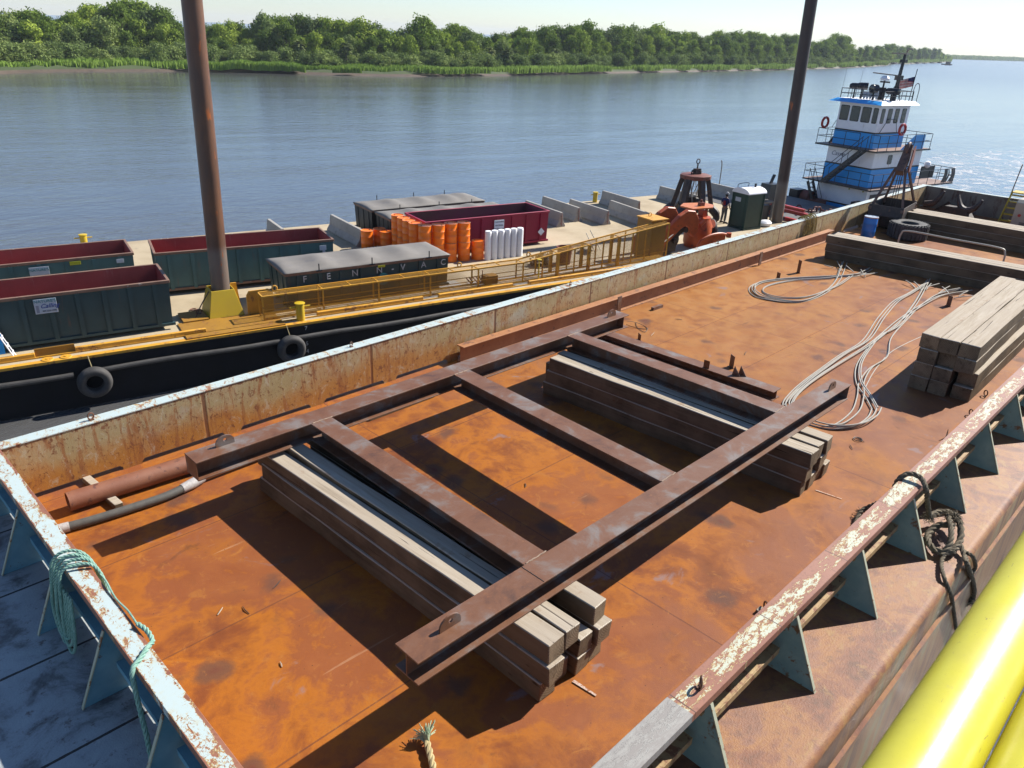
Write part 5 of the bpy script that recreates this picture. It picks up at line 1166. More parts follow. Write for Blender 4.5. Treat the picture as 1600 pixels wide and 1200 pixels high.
# ------------------------------------------------------------ person
pr = put('person', 'person seen from behind in navy shirt, red vest and pale cap near the toilet', 'person', 36.75, 6.0, 0, 0)
def skinned(name, joints, edges, mat, parent, sub=2, rootv=0):
    me = bpy.data.meshes.new(name); me.from_pydata([j[0] for j in joints], edges, []); me.materials.append(mat)
    o = bpy.data.objects.new(name, me); col.objects.link(o); o.parent = parent
    s = o.modifiers.new('skin', 'SKIN'); s.use_smooth_shade = True
    for i, j in enumerate(joints): me.skin_vertices[0].data[i].radius = j[1] if isinstance(j[1], tuple) else (j[1], j[1]); me.skin_vertices[0].data[i].use_root = (i == rootv)
    su = o.modifiers.new('sub', 'SUBSURF'); su.levels = sub; su.render_levels = sub
    return o
# facing +x (away from the camera)
J = [((0,0,.95),(.12,.15)), ((0,0,1.15),(.11,.14)), ((0,0,1.38),(.12,.17)), ((.01,0,1.50),(.055,.055)), ((.02,0,1.58),(.06,.055)), ((.03,0,1.67),(.10,.085)), ((.03,0,1.75),(.07,.065))]
Ed = [(0,1),(1,2),(2,3),(3,4),(4,5),(5,6)]
for s in (-1, 1):
    b = len(J); J += [((0,s*.19,1.42),.055), ((-.03,s*.29,1.18),.045), ((.10,s*.27,.97),.034), ((.14,s*.26,.90),.03)]; Ed += [(2,b),(b,b+1),(b+1,b+2),(b+2,b+3)]
    for f in range(4):
        q = len(J); J += [((.18,s*(.225+.02*f),.85-.006*f),.011), ((.20,s*(.222+.02*f),.80),.009)]; Ed += [(b+3,q),(q,q+1)]
    q = len(J); J += [((.17,s*.20,.88),.012), ((.20,s*.19,.85),.010)]; Ed += [(b+3,q),(q,q+1)]
    b = len(J); J += [((0,s*.10,.85),.085), ((.02,s*.12,.48),.058), ((-.02,s*.13,.09),.042), ((.12,s*.15,.04),.035)]; Ed += [(0,b),(b,b+1),(b+1,b+2),(b+2,b+3)]
skinned('body', J, Ed, M['skin'], pr)
T = [((0,0,.93),(.14,.17)), ((0,0,1.15),(.13,.16)), ((0,0,1.38),(.14,.19)), ((.0,0,1.47),(.08,.09))]; E2 = [(0,1),(1,2),(2,3)]
for s in (-1, 1): b = len(T); T += [((0,s*.20,1.41),.075), ((-.03,s*.29,1.20),.065)]; E2 += [(2,b),(b,b+1)]
skinned('shirt', T, E2, M['cloth_blue'], pr)
skinned('vest', [((-.02,0,1.02),(.145,.145)), ((-.025,0,1.2),(.145,.14)), ((-.03,0,1.37),(.14,.13))], [(0,1),(1,2)], M['cloth_red'], pr)
T = [((0,0,.95),(.135,.16))]; E2 = []
for s in (-1, 1): b = len(T); T += [((0,s*.10,.83),.10), ((.02,s*.12,.48),.078), ((-.02,s*.13,.12),.07)]; E2 += [(0,b),(b,b+1),(b+1,b+2)]
skinned('trousers', T, E2, M['cloth_grey'], pr)
mb = MB()
for s in (-1, 1): mb.prism([(-.1,0),(.19,0),(.2,.05),(.05,.12),(-.09,.13)], (0, s*.14-.05, 0), (1,0,0), (0,0,1), (0,.1,0))
mb.build('boots', M['dkmetal'], pr, smooth=0, bevel=.015)
mb = MB(); mb.lathe([(.092,1.68),(.10,1.73),(.088,1.79),(.05,1.825),(.01,1.83)], 16, Matrix.Translation((.03,0,0))); mb.prism([(0,-.07),(.10,-.05),(.10,.05),(0,.07)], (.11,0,1.705), (1,0,0), (0,1,0), (0,0,.015)); mb.build('cap', M['cloth_lt'], pr)
mb = MB(); mb.lathe([(.07,1.60),(.09,1.64),(.092,1.70)], 14, Matrix.Translation((.015,0,0))); mb.build('hair', M['hair'], pr)
# ------------------------------------------------------------ tugboat (local x aft, y to port of the photo's left, z above water)
tug = thing('tugboat', 'blue and white pushboat tug with tall wheelhouse behind the far barge', 'tugboat', (FB(50, 8.2).x, FB(50, 8.2).y, ZW), FA)
Z = lambda z: z+3.8
mb = MB(); mb.prism([(-1.2,-3.3),(-1.2,3.3),(12,3.1),(12.8,1.5),(12.8,-1.5),(12,-3.1)], (0,0,-.8), (1,0,0), (0,1,0), (0,0,1.6)); hull_t = mb.build('hull', M['tugblack'], tug, smooth=0)
mb = MB(); mb.box(-1.1, -.2, -2.9, -2.2, .3, 2.1); mb.box(-1.1, -.2, 2.2, 2.9, .3, 2.1); mb.build('push_knee', M['tugblack'], tug, smooth=0)
Z1, Z2, Z3, Z4 = Z(-2.95), Z(-.95), Z(1.52), Z(4.35)
def house(nm, x0, x1, y0, y1, z0, zb, z1, rake=.0):
    mb = MB(); mb.box(x0, x1, y0, y1, zb, z1); h = mb.build(nm, M['white'], tug, smooth=0, bevel=.02)
    mb = MB(); e = .004; mb.box(x0-e, x1+e, y0-e, y1+e, z0, zb-.09); mb.build('blue_band', M['tugblue'], h, smooth=0)
    mb = MB(); e = .012; mb.box(x0-e, x1+e, y0-e, y1+e, zb-.09, zb+.0); mb.build('dark_stripe', M['tugblack'], h, smooth=0)
    return h
h0 = house('main_deck_house', .8, 7.5, -2.0, 2.05, Z1, Z1+.62, Z2-.1)
h1 = house('deckhouse', .75, 6.3, -1.95, 1.75, Z2, Z(.32), Z3-.1)
h2 = house('wheelhouse', 1.35, 4.7, -1.25, 1.95, Z3, Z(2.55), Z4)
def deckplate(nm, x0, x1, y0, y1, z, mat='greydark', t=.10):
    mb = MB(); mb.box(x0, x1, y0, y1, z-t, z-.006); o = mb.build(nm, M['tugblack'], tug, smooth=0)
    mb = MB(); mb.box(x0+.03, x1-.03, y0+.03, y1-.03, z-.005, z); mb.build('deck_top', M[mat], o, smooth=0); return o
deckplate('main_deck', -1.1, 12, -3.1, 3.1, Z1, 'greydark')
deckplate('middle_deck', 0, 9.9, -2.75, 2.85, Z2, 'rim')
deckplate('upper_deck', .2, 6.4, -2.45, 2.5, Z3, 'rim')
# wheelhouse roof with raked blue fascia
mb = MB(); x0, x1, y0, y1 = .6, 4.9, -1.75, 2.4; zt, zb = Z4+.22, Z4
mb.add([(x0,y0,zb),(x1,y0,zb),(x1,y1,zb),(x0,y1,zb),(x0+.5,y0+.35,zt),(x1-.1,y0+.35,zt),(x1-.1,y1-.35,zt),(x0+.5,y1-.35,zt)], [(3,2,1,0),(4,5,6,7),(1,2,6,5),(2,3,7,6),(0,1,5,4),(3,0,4,7)])
rf = mb.build('roof', [M['tugblue'], M['white']], tug, smooth=0)
for p in rf.data.polygons:
    if p.normal.y < -.3 or p.normal.z > .95: p.material_index = 1
# windows
def win(parent, x, y, z, w, h, face, slant=0):
    mb = MB(); e = .012
    if face == 'f': mb.prism([(-w/2,-h/2+.06),(-w/2+.06,-h/2),(w/2-.06,-h/2),(w/2,-h/2+.06),(w/2,h/2-.06),(w/2-.06,h/2),(-w/2+.06,h/2),(-w/2,h/2-.06)], (x-e, y, z), (0,1,0), (0,0,1), (.02,0,0))
    else: mb.prism([(-w/2,-h/2+.06),(-w/2+.06,-h/2),(w/2-.06,-h/2),(w/2,-h/2+.06),(w/2,h/2-.06),(w/2-.06,h/2),(-w/2+.06,h/2),(-w/2,h/2-.06)], (x, y-e, z), (1,0,0), (0,0,1), (0,.02,0))
    f = mb.build('window', M['tugblack'], parent, smooth=0); mb = MB(); k = .88; e2 = .018
    W_, H_ = w*k/2, h*k/2
    if face == 'f': mb.prism([(-W_,-H_),(W_,-H_),(W_,H_),(-W_,H_)], (x-e2, y, z), (0,1,0), (0,0,1), (.004,0,0))
    else: mb.prism([(-W_,-H_),(W_,-H_),(W_,H_),(-W_,H_)], (x, y-e2, z), (1,0,0), (0,0,1), (0,.004,0))
    mb.build('pane', M['glass'], f, smooth=0)
zc = Z(3.62)
for y in (1.45, .60, -.25): win(h2, 1.35, y, zc, .70, 1.0, 'f')
win(h2, 1.35, -.94, zc, .38, 1.0, 'f')
for x, w in ((1.72, .4), (2.5, .5), (3.3, .5), (4.1, .5)): win(h2, x, -1.25, zc, w, .95, 's')
win(h1, 2.6, -1.95, Z(.85), .5, .62, 's')
# lettering, lamps
text('Cassie', .42, 'ink_grey', h1, Matrix.Translation((.735, .85, Z(.95))) @ Matrix(((0,0,-1,0),(-1,0,0,0),(0,1,0,0),(0,0,0,1))), shear=.3)
mb = MB(); mb.prism([(.0,0),(.18,.1),(.3,.0),(.26,.26),(.1,.3),(-.02,.18)], (.735, -.25, Z(.75)), (0,-1,0), (0,0,1), (.012,0,0)); mb.build('crest', M['signyel'], h1, smooth=0)
def rail(pts, z, h=1.0, n=1.1, nm='railing', parent=tug):
    mb = MB(); r = .022; pts = [V((x, y, z)) for x, y in pts]
    for a, b in zip(pts, pts[1:]):
        for f in (.5, 1): mb.tube([a+V((0,0,h*f)), b+V((0,0,h*f))], r, 6)
        L = (b-a).length; k = max(1, round(L/n))
        for i in range(k+1): p = a.lerp(b, i/k); mb.tube([p, p+V((0,0,h))], r, 6)
    return mb.build(nm, M['tugblack'], parent)
rail([(6.5, 2.8), (.05, 2.8), (.05, 1.2)], Z2); rail([(.05, .2), (.05, -2.7), (9.8, -2.7), (9.8, 1.5), (8, 2.8), (6.5, 2.8)], Z2)
rail([(6.3, 2.45), (.25, 2.45), (.25, -.9)], Z3); rail([(.25, -1.75), (.25, -2.4), (6.3, -2.4), (6.3, 2.45)], Z3)
rail([(1.3, 2.0), (1.3, -1.3), (4.6, -1.3), (4.6, 2.0), (1.3, 2.0)], Z4+.22, .62, .9, 'roof_railing')
for y in (-1.35, 2.4): # raised hoops behind the life rings
    mb = MB(); mb.tube([(1.6, y, Z3+1.0), (2.3, y, Z3+1.9), (3.2, y, Z3+1.9), (3.6, y, Z3+1.0)], .022, 6); mb.build('railing', M['tugblack'], tug)
for x, y, a in ((.75, 2.4, 'y'), (2.6, -2.35, 'y')):
    mb = MB(); mb.torus((x, y, Z3+1.35), .33, .085, a, 26, 8); l_ = mb.build('life_ring', M['or_light' if False else 'red'], tug)
    mb = MB()
    for k in range(4): q = k*PI/2+.4; mb.torus((x+.33*math.cos(q), y, Z3+1.35+.33*math.sin(q)), .09, .012, 'x', 10, 5)
    mb.build('grab_band', M['white'], l_)
# side screen beside the wheelhouse stairs and side wings
mb = MB(); mb.prism([(3.0, 0), (5.6, 0), (5.6, .95), (4.4, .95)], (0, -2.32, Z3), (1,0,0), (0,0,1), (0,.03,0)); mb.build('wing_screen', M['tugblue'], tug, smooth=0)
mb = MB(); mb.prism([(1.2, 0), (3.2, 0), (3.2, 1.0), (2.2, 1.0)], (0, 2.15, Z3), (1,0,0), (0,0,1), (0,.03,0)); mb.build('wing_screen', M['greydark'], tug, smooth=0)
def stair(a, b, w, n, out, nm='stair'):
    a, b, out = V(a), V(b), V(out); mb = MB(); 
    for s in (-.5, .5): mb.bar(a+out*w*s, b+out*w*s, .05, .2)
    st = mb.build(nm, M['tugblack'], tug, smooth=0); mb = MB()
    for k in range(n): p = a.lerp(b, (k+.5)/n); mb.bar(p-out*w*.5, p+out*w*.5, .2, .03)
    mb.build('treads', M['greydark'], st, smooth=0); mb = MB()
    for s in (-.5, .5):
        mb.tube([a+out*w*s+V((0,0,.9)), b+out*w*s+V((0,0,.9))], .022, 6)
        for q in (.02, .5, .98): p = a.lerp(b, q)+out*w*s; mb.tube([p, p+V((0,0,.9))], .02, 6)
    mb.build('handrail', M['tugblack'], st)
stair((-.05, 1.0, Z2), (.0, -1.55, Z3), .6, 9, (1,0,0)); stair((-.3, 1.9, Z2-.1), (-.3, .9, Z1), .55, 7, (1,0,0))
# foredeck gear
mb = MB(); mb.lathe([(.45,-.35),(.5,-.3),(.5,.3),(.45,.35)], 16, Matrix.Translation((-.3,1.9,Z1+.75)) @ Matrix.Rotation(PI/2,4,'X')); mb.box(-.8,.2,.6,1.5,Z1,Z1+.75); mb.build('deck_winch', M['redbrown'], tug, smooth=30)
# roof equipment
zr = Z4+.22
def lamp_(x, y, z, L, r, rot, nm='searchlight', post=True):
    mb = MB(); Mx = Matrix.Translation((x, y, z)) @ rot; mb.lathe([(r*.6,-L/2),(r*.95,-L*.35),(r,0),(r,L/2)], 18, Mx)
    mb.tube([(x, y, zr), (x, y, z)], .05, 8); 
    for k in (-.2, .2): mb.tube([(x+k, y+k, zr), (x, y, z-.25)], .025, 6)
    o = mb.build(nm, M['tugblack'], tug); mb = MB(); mb.lathe([(r*.9, L/2-.005),(r*.5,L/2+.02),(.01,L/2+.03)], 16, Mx); mb.build('lens', M['glass'], o)
RY = lambda a, b=0: Matrix.Rotation(a, 4, 'Z') @ Matrix.Rotation(PI/2, 4, 'Y') @ Matrix.Rotation(b, 4, 'X')
lamp_(1.9, 1.4, zr+.78, .75, .20, RY(-1.2)); lamp_(1.9, .85, zr+.82, .7, .22, RY(-1.0)); lamp_(1.9, -.1, zr+.72, .5, .27, RY(PI-.2)); lamp_(2.6, -1.0, zr+.62, 1.0, .2, RY(-PI/2))
mb = MB(); mb.box(2.5, 2.8, -.35, -.05, zr, zr+.8); mb.tube([(2.65,-.2,zr+.8),(2.65,-.2,zr+1.25)], .06, 8); mb.tube([(2.65,.1,zr+1.15),(2.65,-.6,zr+1.15)], .06, 6); mb.build('radar_pedestal', M['tugblack'], tug, smooth=0)
mb = MB(); mb.lathe([(.28,0),(.3,.12),(.2,.26),(.1,.3)], 16, Matrix.Translation((2.65,-.2,zr+1.25))); mb.build('radar_dome', M['white'], tug)
mb = MB(); mb.bar((2.65,.75,zr+1.68),(2.65,-1.05,zr+1.60),.14,.07); mb.build('radar_scanner', M['tarp'], tug, smooth=0)
mb = MB(); mb.tube([(3.3,-.75,zr),(3.35,-.75,zr+1.4),(3.45,-.75,zr+2.95)], [.15,.12,.09], 10); mb.box(3.15,3.55,-.95,-.55,zr+1.3,zr+1.6); mb.box(3.25,3.6,-.95,-.6,zr+2.4,zr+2.6)
for y in (-1.3, -.2): mb.tube([(3.2,y,zr),(3.35,-.75,zr+1.2)], .03, 6)
mast = mb.build('mast', M['tugblack'], tug)
mb = MB(); mb.bar((3.45,.15,zr+2.95),(3.45,-.95,zr+2.95),.30,.08); mb.lathe([(.05,0),(.09,.1),(.03,.3)],10,Matrix.Translation((3.45,-.85,zr+3.0))); mb.lathe([(.16,0),(.16,.1)],12,Matrix.Translation((3.45,-1.05,zr+3.2))); mb.build('mast_lights', M['beige'], mast)
mb = MB(); mb.tube([(4.3,-1.25,zr),(4.4,-1.27,zr+2.05)], .028, 6); fl = mb.build('flagstaff', M['tugblack'], tug)
mb = MB(); nx = 14; vs = [(i/nx*.95, .05*math.sin(i*.9)+.03*math.sin(j+i*.5), j/8*.62-.30*(i/nx)) for i in range(nx+1) for j in range(9)]
fs = [(i*9+j, (i+1)*9+j, (i+1)*9+j+1, i*9+j+1) for i in range(nx) for j in range(8)]; mb.add(vs, fs)
f_ = mb.build('flag', M['flag'], tug, smooth=60); f_.location = (4.36, -1.26, zr+.95); f_.rotation_euler = (0, 0, 1.75)
sd = f_.modifiers.new('thick', 'SOLIDIFY'); sd.thickness = .006
mb = MB(); mb.tube(smoothpath([(4.7,-1.2,zr),(4.7,-1.2,zr+.9),(4.7,-1.38,zr+1.15),(4.7,-1.55,zr+.9),(4.7,-1.55,zr)],5), .025, 6); mb.build('ladder_hoop', M['tugblack'], tug)
for x, y, L_ in ((1.2, 1.9, 2.3), (1.6, .9, 1.8), (3.0, -.95, 2.0), (1.3, .35, .9)):
    mb = MB(); mb.tube([(x, y, zr), (x+.02, y-.02, zr+L_)], .009, 5); mb.build('whip_antenna', M['tarp'], tug)
mb = MB()
for k in range(5): mb.lathe([(.05,0),(.12,.25),(.1,.5)], 8, Matrix.Translation((1.5+.2*k, .3-.1*k, zr+.02)))
mb.build('roof_fittings', M['sign'], tug)
# side and stern gear
mb = MB(); mb.lathe([(.04,-.25),(.18,-.17),(.25,0),(.18,.17),(.04,.25)], 16, Matrix.Translation((6.75, -2.3, Z2+1.35))); mb.build('white_buoy', M['plastic_white'], tug)
mb = MB(); mb.box(6.4, 8.0, -2.2, -2.1, Z2+.35, Z2+1.2); mb.build('black_screen', M['tugblack'], tug, smooth=0)
mb = MB(); rnd = random.Random(2)
for x0_ in (8.7, 9.5):
    for k in range(12): x = x0_+rnd.uniform(-.25, .25); mb.tube(smoothpath([(x, -2.72, Z2+1.0), (x+rnd.uniform(-.1,.1), -2.78, Z2+.6), (x+rnd.uniform(-.25,.25), -2.7, Z2+.05)], 4), .035, 6)
mb.build('hung_lines', M['tarp'], tug)
for x, y in ((.79, -.6), (.79, -1.7)):
    mb = MB(); mb.lathe([(.05,0),(.05,.05)], 10, Matrix.Translation((x,y,Z2-.3)) @ Matrix.Rotation(-PI/2,4,'Y')); lm = mb.build('deck_lamp', M['signyel'], h0)
mb = MB(); mb.box(1.2, 4.6, -2.05, -1.97, Z1+.8, Z1+1.5); mb.build('vent_panel', M['greydark'], h0, smooth=0)

# ------------------------------------------------------------ water, land
def watermat():
    t = NT('river_water'); p = t.pos(); xyz = t.sep(p)
    fl_ = t.vmul(p, (1,1,0)); rot = t.n('ShaderNodeMapping'); t.l(fl_, rot.inputs[0]); rot.inputs['Rotation'].default_value = (0,0,.5); rot.inputs['Scale'].default_value = (1,1.9,1); q = rot.outputs[0]
    w1 = t.noise(q, 1.1, 4, .6, .5); w2 = t.noise(q, .30, 3, .55); w3 = t.noise(t.vmul(q, (.35, 1.6, 1)), .05, 4, .6, .8); w4 = t.noise(q, 4, 2, .5)
    h = t.m('ADD', t.m('ADD', t.m('MULTIPLY', w1, .30), t.m('MULTIPLY', w2, .55)), t.m('MULTIPLY', w4, .06))
    b = t.n('ShaderNodeBump'); b.inputs['Distance'].default_value = 1.0; t.l(h, b.inputs['Height'])
    cd = t.n('ShaderNodeVectorMath', operation='LENGTH'); t.l(p, cd.inputs[0]); dist = cd.outputs['Value']
    st = t.m('MULTIPLY', t.ss(dist, 20, 420, .14, .06), t.ss(w3, .35, .65, .65, 1.25)); t.l(st, b.inputs['Strength'])
    t.l(b.outputs[0], t.b.inputs['Normal'])
    # propeller wash behind the tug: in barge coordinates
    mp = t.n('ShaderNodeVectorMath', operation='SUBTRACT'); t.l(p, mp.inputs[0]); mp.inputs[1].default_value = tuple(FB(62, 7.6))
    dot = lambda vec: (lambda o: (t.l(mp.outputs[0], o.inputs[0]), setattr(o.inputs[1], 'default_value', tuple(vec)), o.outputs['Value'])[2])(t.n('ShaderNodeVectorMath', operation='DOT_PRODUCT'))
    du, dv = dot(FU), dot(FV)
    e = t.m('ADD', t.m('POWER', t.m('DIVIDE', t.m('SUBTRACT', du, 36.0), 46.0), 2.0), t.m('POWER', t.m('DIVIDE', t.m('SUBTRACT', dv, t.m('ADD', 8.0, t.m('MULTIPLY', du, .14))), 14.0), 2.0))
    area = t.ss(e, 1.2, .15)
    f = t.noise(t.vmul(p, (1,1,0)), .55, 9, .78, 1.2)
    foam = t.ss(t.m('ADD', f, t.m('MULTIPLY', t.m('SUBTRACT', area, 1.0), .30)), .475, .60, 0, .9)
    c = t.mix(t.ss(w3, .3, .7), (.10,.10,.10), (.125,.125,.125)); c = t.mix(foam, c, (.62,.60,.56))
    t.b.inputs['IOR'].default_value = 1.8
    return t.fin(c, t.m('ADD', t.ss(dist, 10, 600, .10, .22), t.m('MULTIPLY', foam, .4)), 0, .5)
M['water'] = watermat()
mb = MB(); mb.add([(-500,-400,ZW),(9000,-400,ZW),(9000,9000,ZW),(-500,9000,ZW)], [(0,1,2,3)]); tag(mb.build('water', M['water'], smooth=0), kind='structure')
shore_px = [(-130,121),(-60,118),(0,116),(60,114.5),(150,112.5),(300,113),(400,114),(450,115),(520,118),(600,119.5),(700,119.5),(800,118.5),(900,116),(1000,114),(1100,112),(1200,110),(1290,107.5),(1350,104.8),(1385,102.5),(1392,99.5),(1415,100.2),(1440,98.8),(1470,98),(1484,97)]
SH = [P(x, y, ZW) for x, y in shore_px]
shp = smoothpath(SH, 5)
def shore_at(px):
    for (a, ya_), (b, yb_) in zip(shore_px, shore_px[1:]):
        if a <= px <= b: t = (px-a)/(b-a); return ya_+(yb_-ya_)*t
    return shore_px[-1][1]
mb = MB(); rnd = random.Random(12); rows = []
for i, s in enumerate(shp):
    d = V((s.x, s.y, 0)); R_ = d.length; d.normalize(); sc_ = max(1, R_/230); j = noise.noise(V((s.x*.06, s.y*.06, 0)))*2.0*sc_
    rows.append([V((s.x, s.y, ZW-.3))+d*(j-1.5), V((s.x, s.y, ZW+.08))+d*(j+1), V((s.x, s.y, ZW+.5))+d*(j+3.2*sc_), V((s.x, s.y, ZW+.8+.5*rnd.random()))+d*(j+4.8*sc_), V((s.x, s.y, ZW+1.1))+d*(12*sc_), V((s.x, s.y, ZW+1.6))+d*(60+R_*.25), V((s.x, s.y, ZW+2))+d*(900+R_)])
n = 7; vs = [p for r_ in rows for p in r_]; fs = [(i*n+k, (i+1)*n+k, (i+1)*n+k+1, i*n+k+1) for i in range(len(rows)-1) for k in range(n-1)]
mb.add(vs, fs); o = mb.build('ground', [M['mud'], M['land']], None, smooth=50); tag(o, kind='structure')
for i, p in enumerate(o.data.polygons):
    c = sum(((V(o.data.vertices[v].co)) for v in p.vertices), V())/4
    if c.z > ZW+.6: p.material_index = 1
# marsh grass (uncountable)
mb = MB(); rnd = random.Random(3)
for i in range(len(shp)-1):
    a, b = rows[i][3], rows[i+1][3]; R_ = V((a.x, a.y, 0)).length; sc_ = max(1, R_/230); dn = V((a.x, a.y, 0)).normalized(); sd = (b-a).normalized()
    m_ = int(620 if R_ < 900 else 120)
    for k in range(m_):
        t = rnd.random(); dd = rnd.random()**1.4*27*sc_-4.4*sc_; 
        if rnd.random() < .0: continue
        p = a.lerp(b, t)+dn*(dd-1.2); cl = noise.noise(V((p.x*.05, p.y*.05, 4))); 
        if dd < 1.5*sc_ and cl < -.05: continue
        h = (.85+.6*rnd.random()+.6*cl)*(1+.35*(sc_-1)); w = .34*sc_; g = sd*w*rnd.uniform(.4,1); g = g+dn*rnd.uniform(-.3,.3)*sc_
        z0 = p.z-.35; q = V((p.x, p.y, z0)); le = V((rnd.uniform(-.2,.2), rnd.uniform(-.2,.2), 0))
        mb.add([q-g*.5, q+g*.5, q+g*.55+le+V((0,0,h)), q+g*.2+le+V((0,0,h*1.3)), q-g*.1+le+V((0,0,h*.95)), q-g*.4+le+V((0,0,h*1.2))], [(0,1,2,3,4,5)])
tag(mb.build('marsh_grass', M['grass'], None, smooth=0), 'bright green marsh grass fringing the far river bank', 'grass', kind='stuff')
# trees: a few crowns shared by many individuals
def crown_mesh(name, mat, seed, W_, H_, base, lobes, per, leaf):
    rnd = random.Random(seed); v, f = [], []; cs = []
    for k in range(lobes):
        a = rnd.uniform(0, 6.28); r_ = W_*.5*math.sqrt(rnd.random())*.72; z = base+(H_-base)*(.12+.80*rnd.random()); top = 1-max(0, (z-base)/(H_-base)-.45)*1.25
        cs.append((V((r_*math.cos(a)*top, r_*math.sin(a)*top, z)), W_*rnd.uniform(.10, .25)))
    cs.append((V((rnd.uniform(-.1,.1)*W_, 0, H_*.9)), W_*.17))
    for c, R_ in cs:
        for _ in range(per):
            d = V((rnd.gauss(0,1), rnd.gauss(0,1), rnd.gauss(0,1))).normalized(); p = c+V((d.x, d.y, d.z*.78))*R_*(rnd.uniform(.62, 1.08) if rnd.random() < .8 else rnd.uniform(1.0, 1.5))
            nrm = (d+V((rnd.gauss(0,.45), rnd.gauss(0,.45), rnd.gauss(0,.45)))).normalized(); a = nrm.orthogonal().normalized(); b = nrm.cross(a); an = rnd.uniform(0, 6.28); a, b = a*math.cos(an)+b*math.sin(an), b*math.cos(an)-a*math.sin(an)
            s = leaf*rnd.uniform(.6, 1.4); i0 = len(v); v += [tuple(p-a*s), tuple(p-b*s*.55), tuple(p+a*s), tuple(p+b*s*.55)]; f.append((i0, i0+1, i0+2, i0+3))
    me = bpy.data.meshes.new(name); me.from_pydata(v, [], f); me.materials.append(M[mat]); me.update(); return me, cs
def trunk_mesh(name, cs, base, H_):
    mb = MB(); mb.tube(smoothpath([(0,0,-.5),(.1,.05,base*.6),(-.1,.1,base*1.1),(.05,0,H_*.7)], 3), [.34-.028*i for i in range(10)], 7)
    for c, R_ in cs[:7]: mb.tube([(0,.05,base*.8), c*.55+V((0,0,base*.3)), c], [.16,.10,.04], 5)
    o = mb.build(name, M['bark'], None); me = o.data; bpy.data.objects.remove(o); return me
CR = []
for k in range(6):
    W_, H_, base = (11, 12, 2.6) if k < 4 else (7.5, 9, 1.6)
    me, cs = crown_mesh('tree_crown', 'leaf' if k != 3 else 'leaf2', 20+k, W_, H_, base, 20, 150, .36); CR.append((me, trunk_mesh('tree_trunk', cs, base, H_), H_, W_))
SHR = []
for k in range(4):
    me, cs = crown_mesh('shrub_crown', 'leaf2', 60+k, 6, 3.6, .2, 14, 120, .20); SHR.append((me, trunk_mesh('shrub_stem', cs, .5, 3), 3.9, 6))
tri = 0
def plant(px, back, h, kind, lab, cat, grp, nm):
    global tri
    s = P(px, shore_at(px), ZW); d = V((s.x, s.y, 0)); R_ = d.length; d.normalize(); sc_ = max(1, R_/230)
    p = s+d*back; p.z = ZW+1.0+back*.008; me, tm, H_, W_ = kind
    t = thing(nm, lab, cat, p, rnd.uniform(0, 6.28), grp); k = h/H_; wk = k*rnd.uniform(.78, 1.05) if h > 5 else k*rnd.uniform(.9, 1.4); t.scale = (wk, wk, k)
    c = bpy.data.objects.new('crown' if nm == 'tree' else 'foliage', me); col.objects.link(c); c.parent = t; b = bpy.data.objects.new('trunk' if nm == 'tree' else 'stem', tm); col.objects.link(b); b.parent = t
sky_px = [(-60,22),(0,25),(17,22),(45,17),(75,16),(100,32),(130,22),(155,8),(190,6),(230,3),(268,14),(283,30),(300,45),(322,40),(350,36),(372,38),(395,45),(415,22),(440,23),(480,25),(500,35),(520,28),(543,28),(570,36),(593,35),(612,48),(640,42),(652,27),(676,42),(697,42),(720,37),(740,44),(757,56),(783,48),(800,54),(813,43),(833,51),(853,37),(875,45),(893,37),(916,34),(933,45),(955,46),(976,37),(1000,42),(1026,43),(1053,46),(1075,53),(1100,57),(1132,48),(1150,53),(1165,50),(1189,53),(1210,57),(1229,54),(1246,62),(1262,66),(1279,62),(1300,55),(1319,63),(1328,79),(1345,74),(1352,71),(1370,74),(1382,69),(1400,74),(1412,72),(1428,77),(1440,74),(1462,77),(1472,86),(1484,89)]
def skyy(x):
    for (a, q), (b, w) in zip(sky_px, sky_px[1:]):
        if a <= x <= b: return q+(w-q)*(x-a)/(b-a)
    return 88
rnd = random.Random(31)
def height_for(px, back, frac=1.0):
    s = P(px, shore_at(px), ZW); d = V((s.x, s.y, 0)).normalized(); p = s+d*back; p.z = ZW+1
    return hgt(p, px, skyy(px))*frac
px = -50.0
while px < 1482:
    R_ = P(px, shore_at(px), ZW); R_ = math.hypot(R_.x, R_.y); sc_ = max(1, R_/230); back = rnd.uniform(34, 50)*min(sc_, 3)
    h = height_for(px, back, rnd.uniform(.86, 1.0))
    if h > 3.0: plant(px, back, h, rnd.choice(CR[:4]), 'tall dark green tree on the skyline of the far bank', 'tree', 'trees along the far bank', 'tree')
    px += rnd.uniform(11, 15)*(1 if px < 1100 else .62)
px = -50.0
while px < 1475:
    R_ = P(px, shore_at(px), ZW); R_ = math.hypot(R_.x, R_.y); sc_ = max(1, R_/230); back = rnd.uniform(22, 34)*min(sc_, 3)
    h = height_for(px, back, rnd.uniform(.5, .82))
    plant(px, back, max(4.5, h), rnd.choice(CR), 'lower green tree standing in front of the skyline trees on the far bank', 'tree', 'lower trees along the far bank', 'tree')
    px += rnd.uniform(13, 22)*(1 if px < 1100 else .7)
px = -50.0
while px < 1395:
    R_ = P(px, shore_at(px), ZW); R_ = math.hypot(R_.x, R_.y); sc_ = max(1, R_/230); back = rnd.uniform(11, 24)*min(sc_, 3)
    plant(px, back, rnd.uniform(2.6, 4.8)*min(sc_, 1.6)**.5, rnd.choice(SHR), 'low grey-green shrub between the marsh grass and trees', 'shrub', 'shrubs along the far bank', 'shrub')
    px += rnd.uniform(5.5, 9)*(1 if px < 1100 else .8)
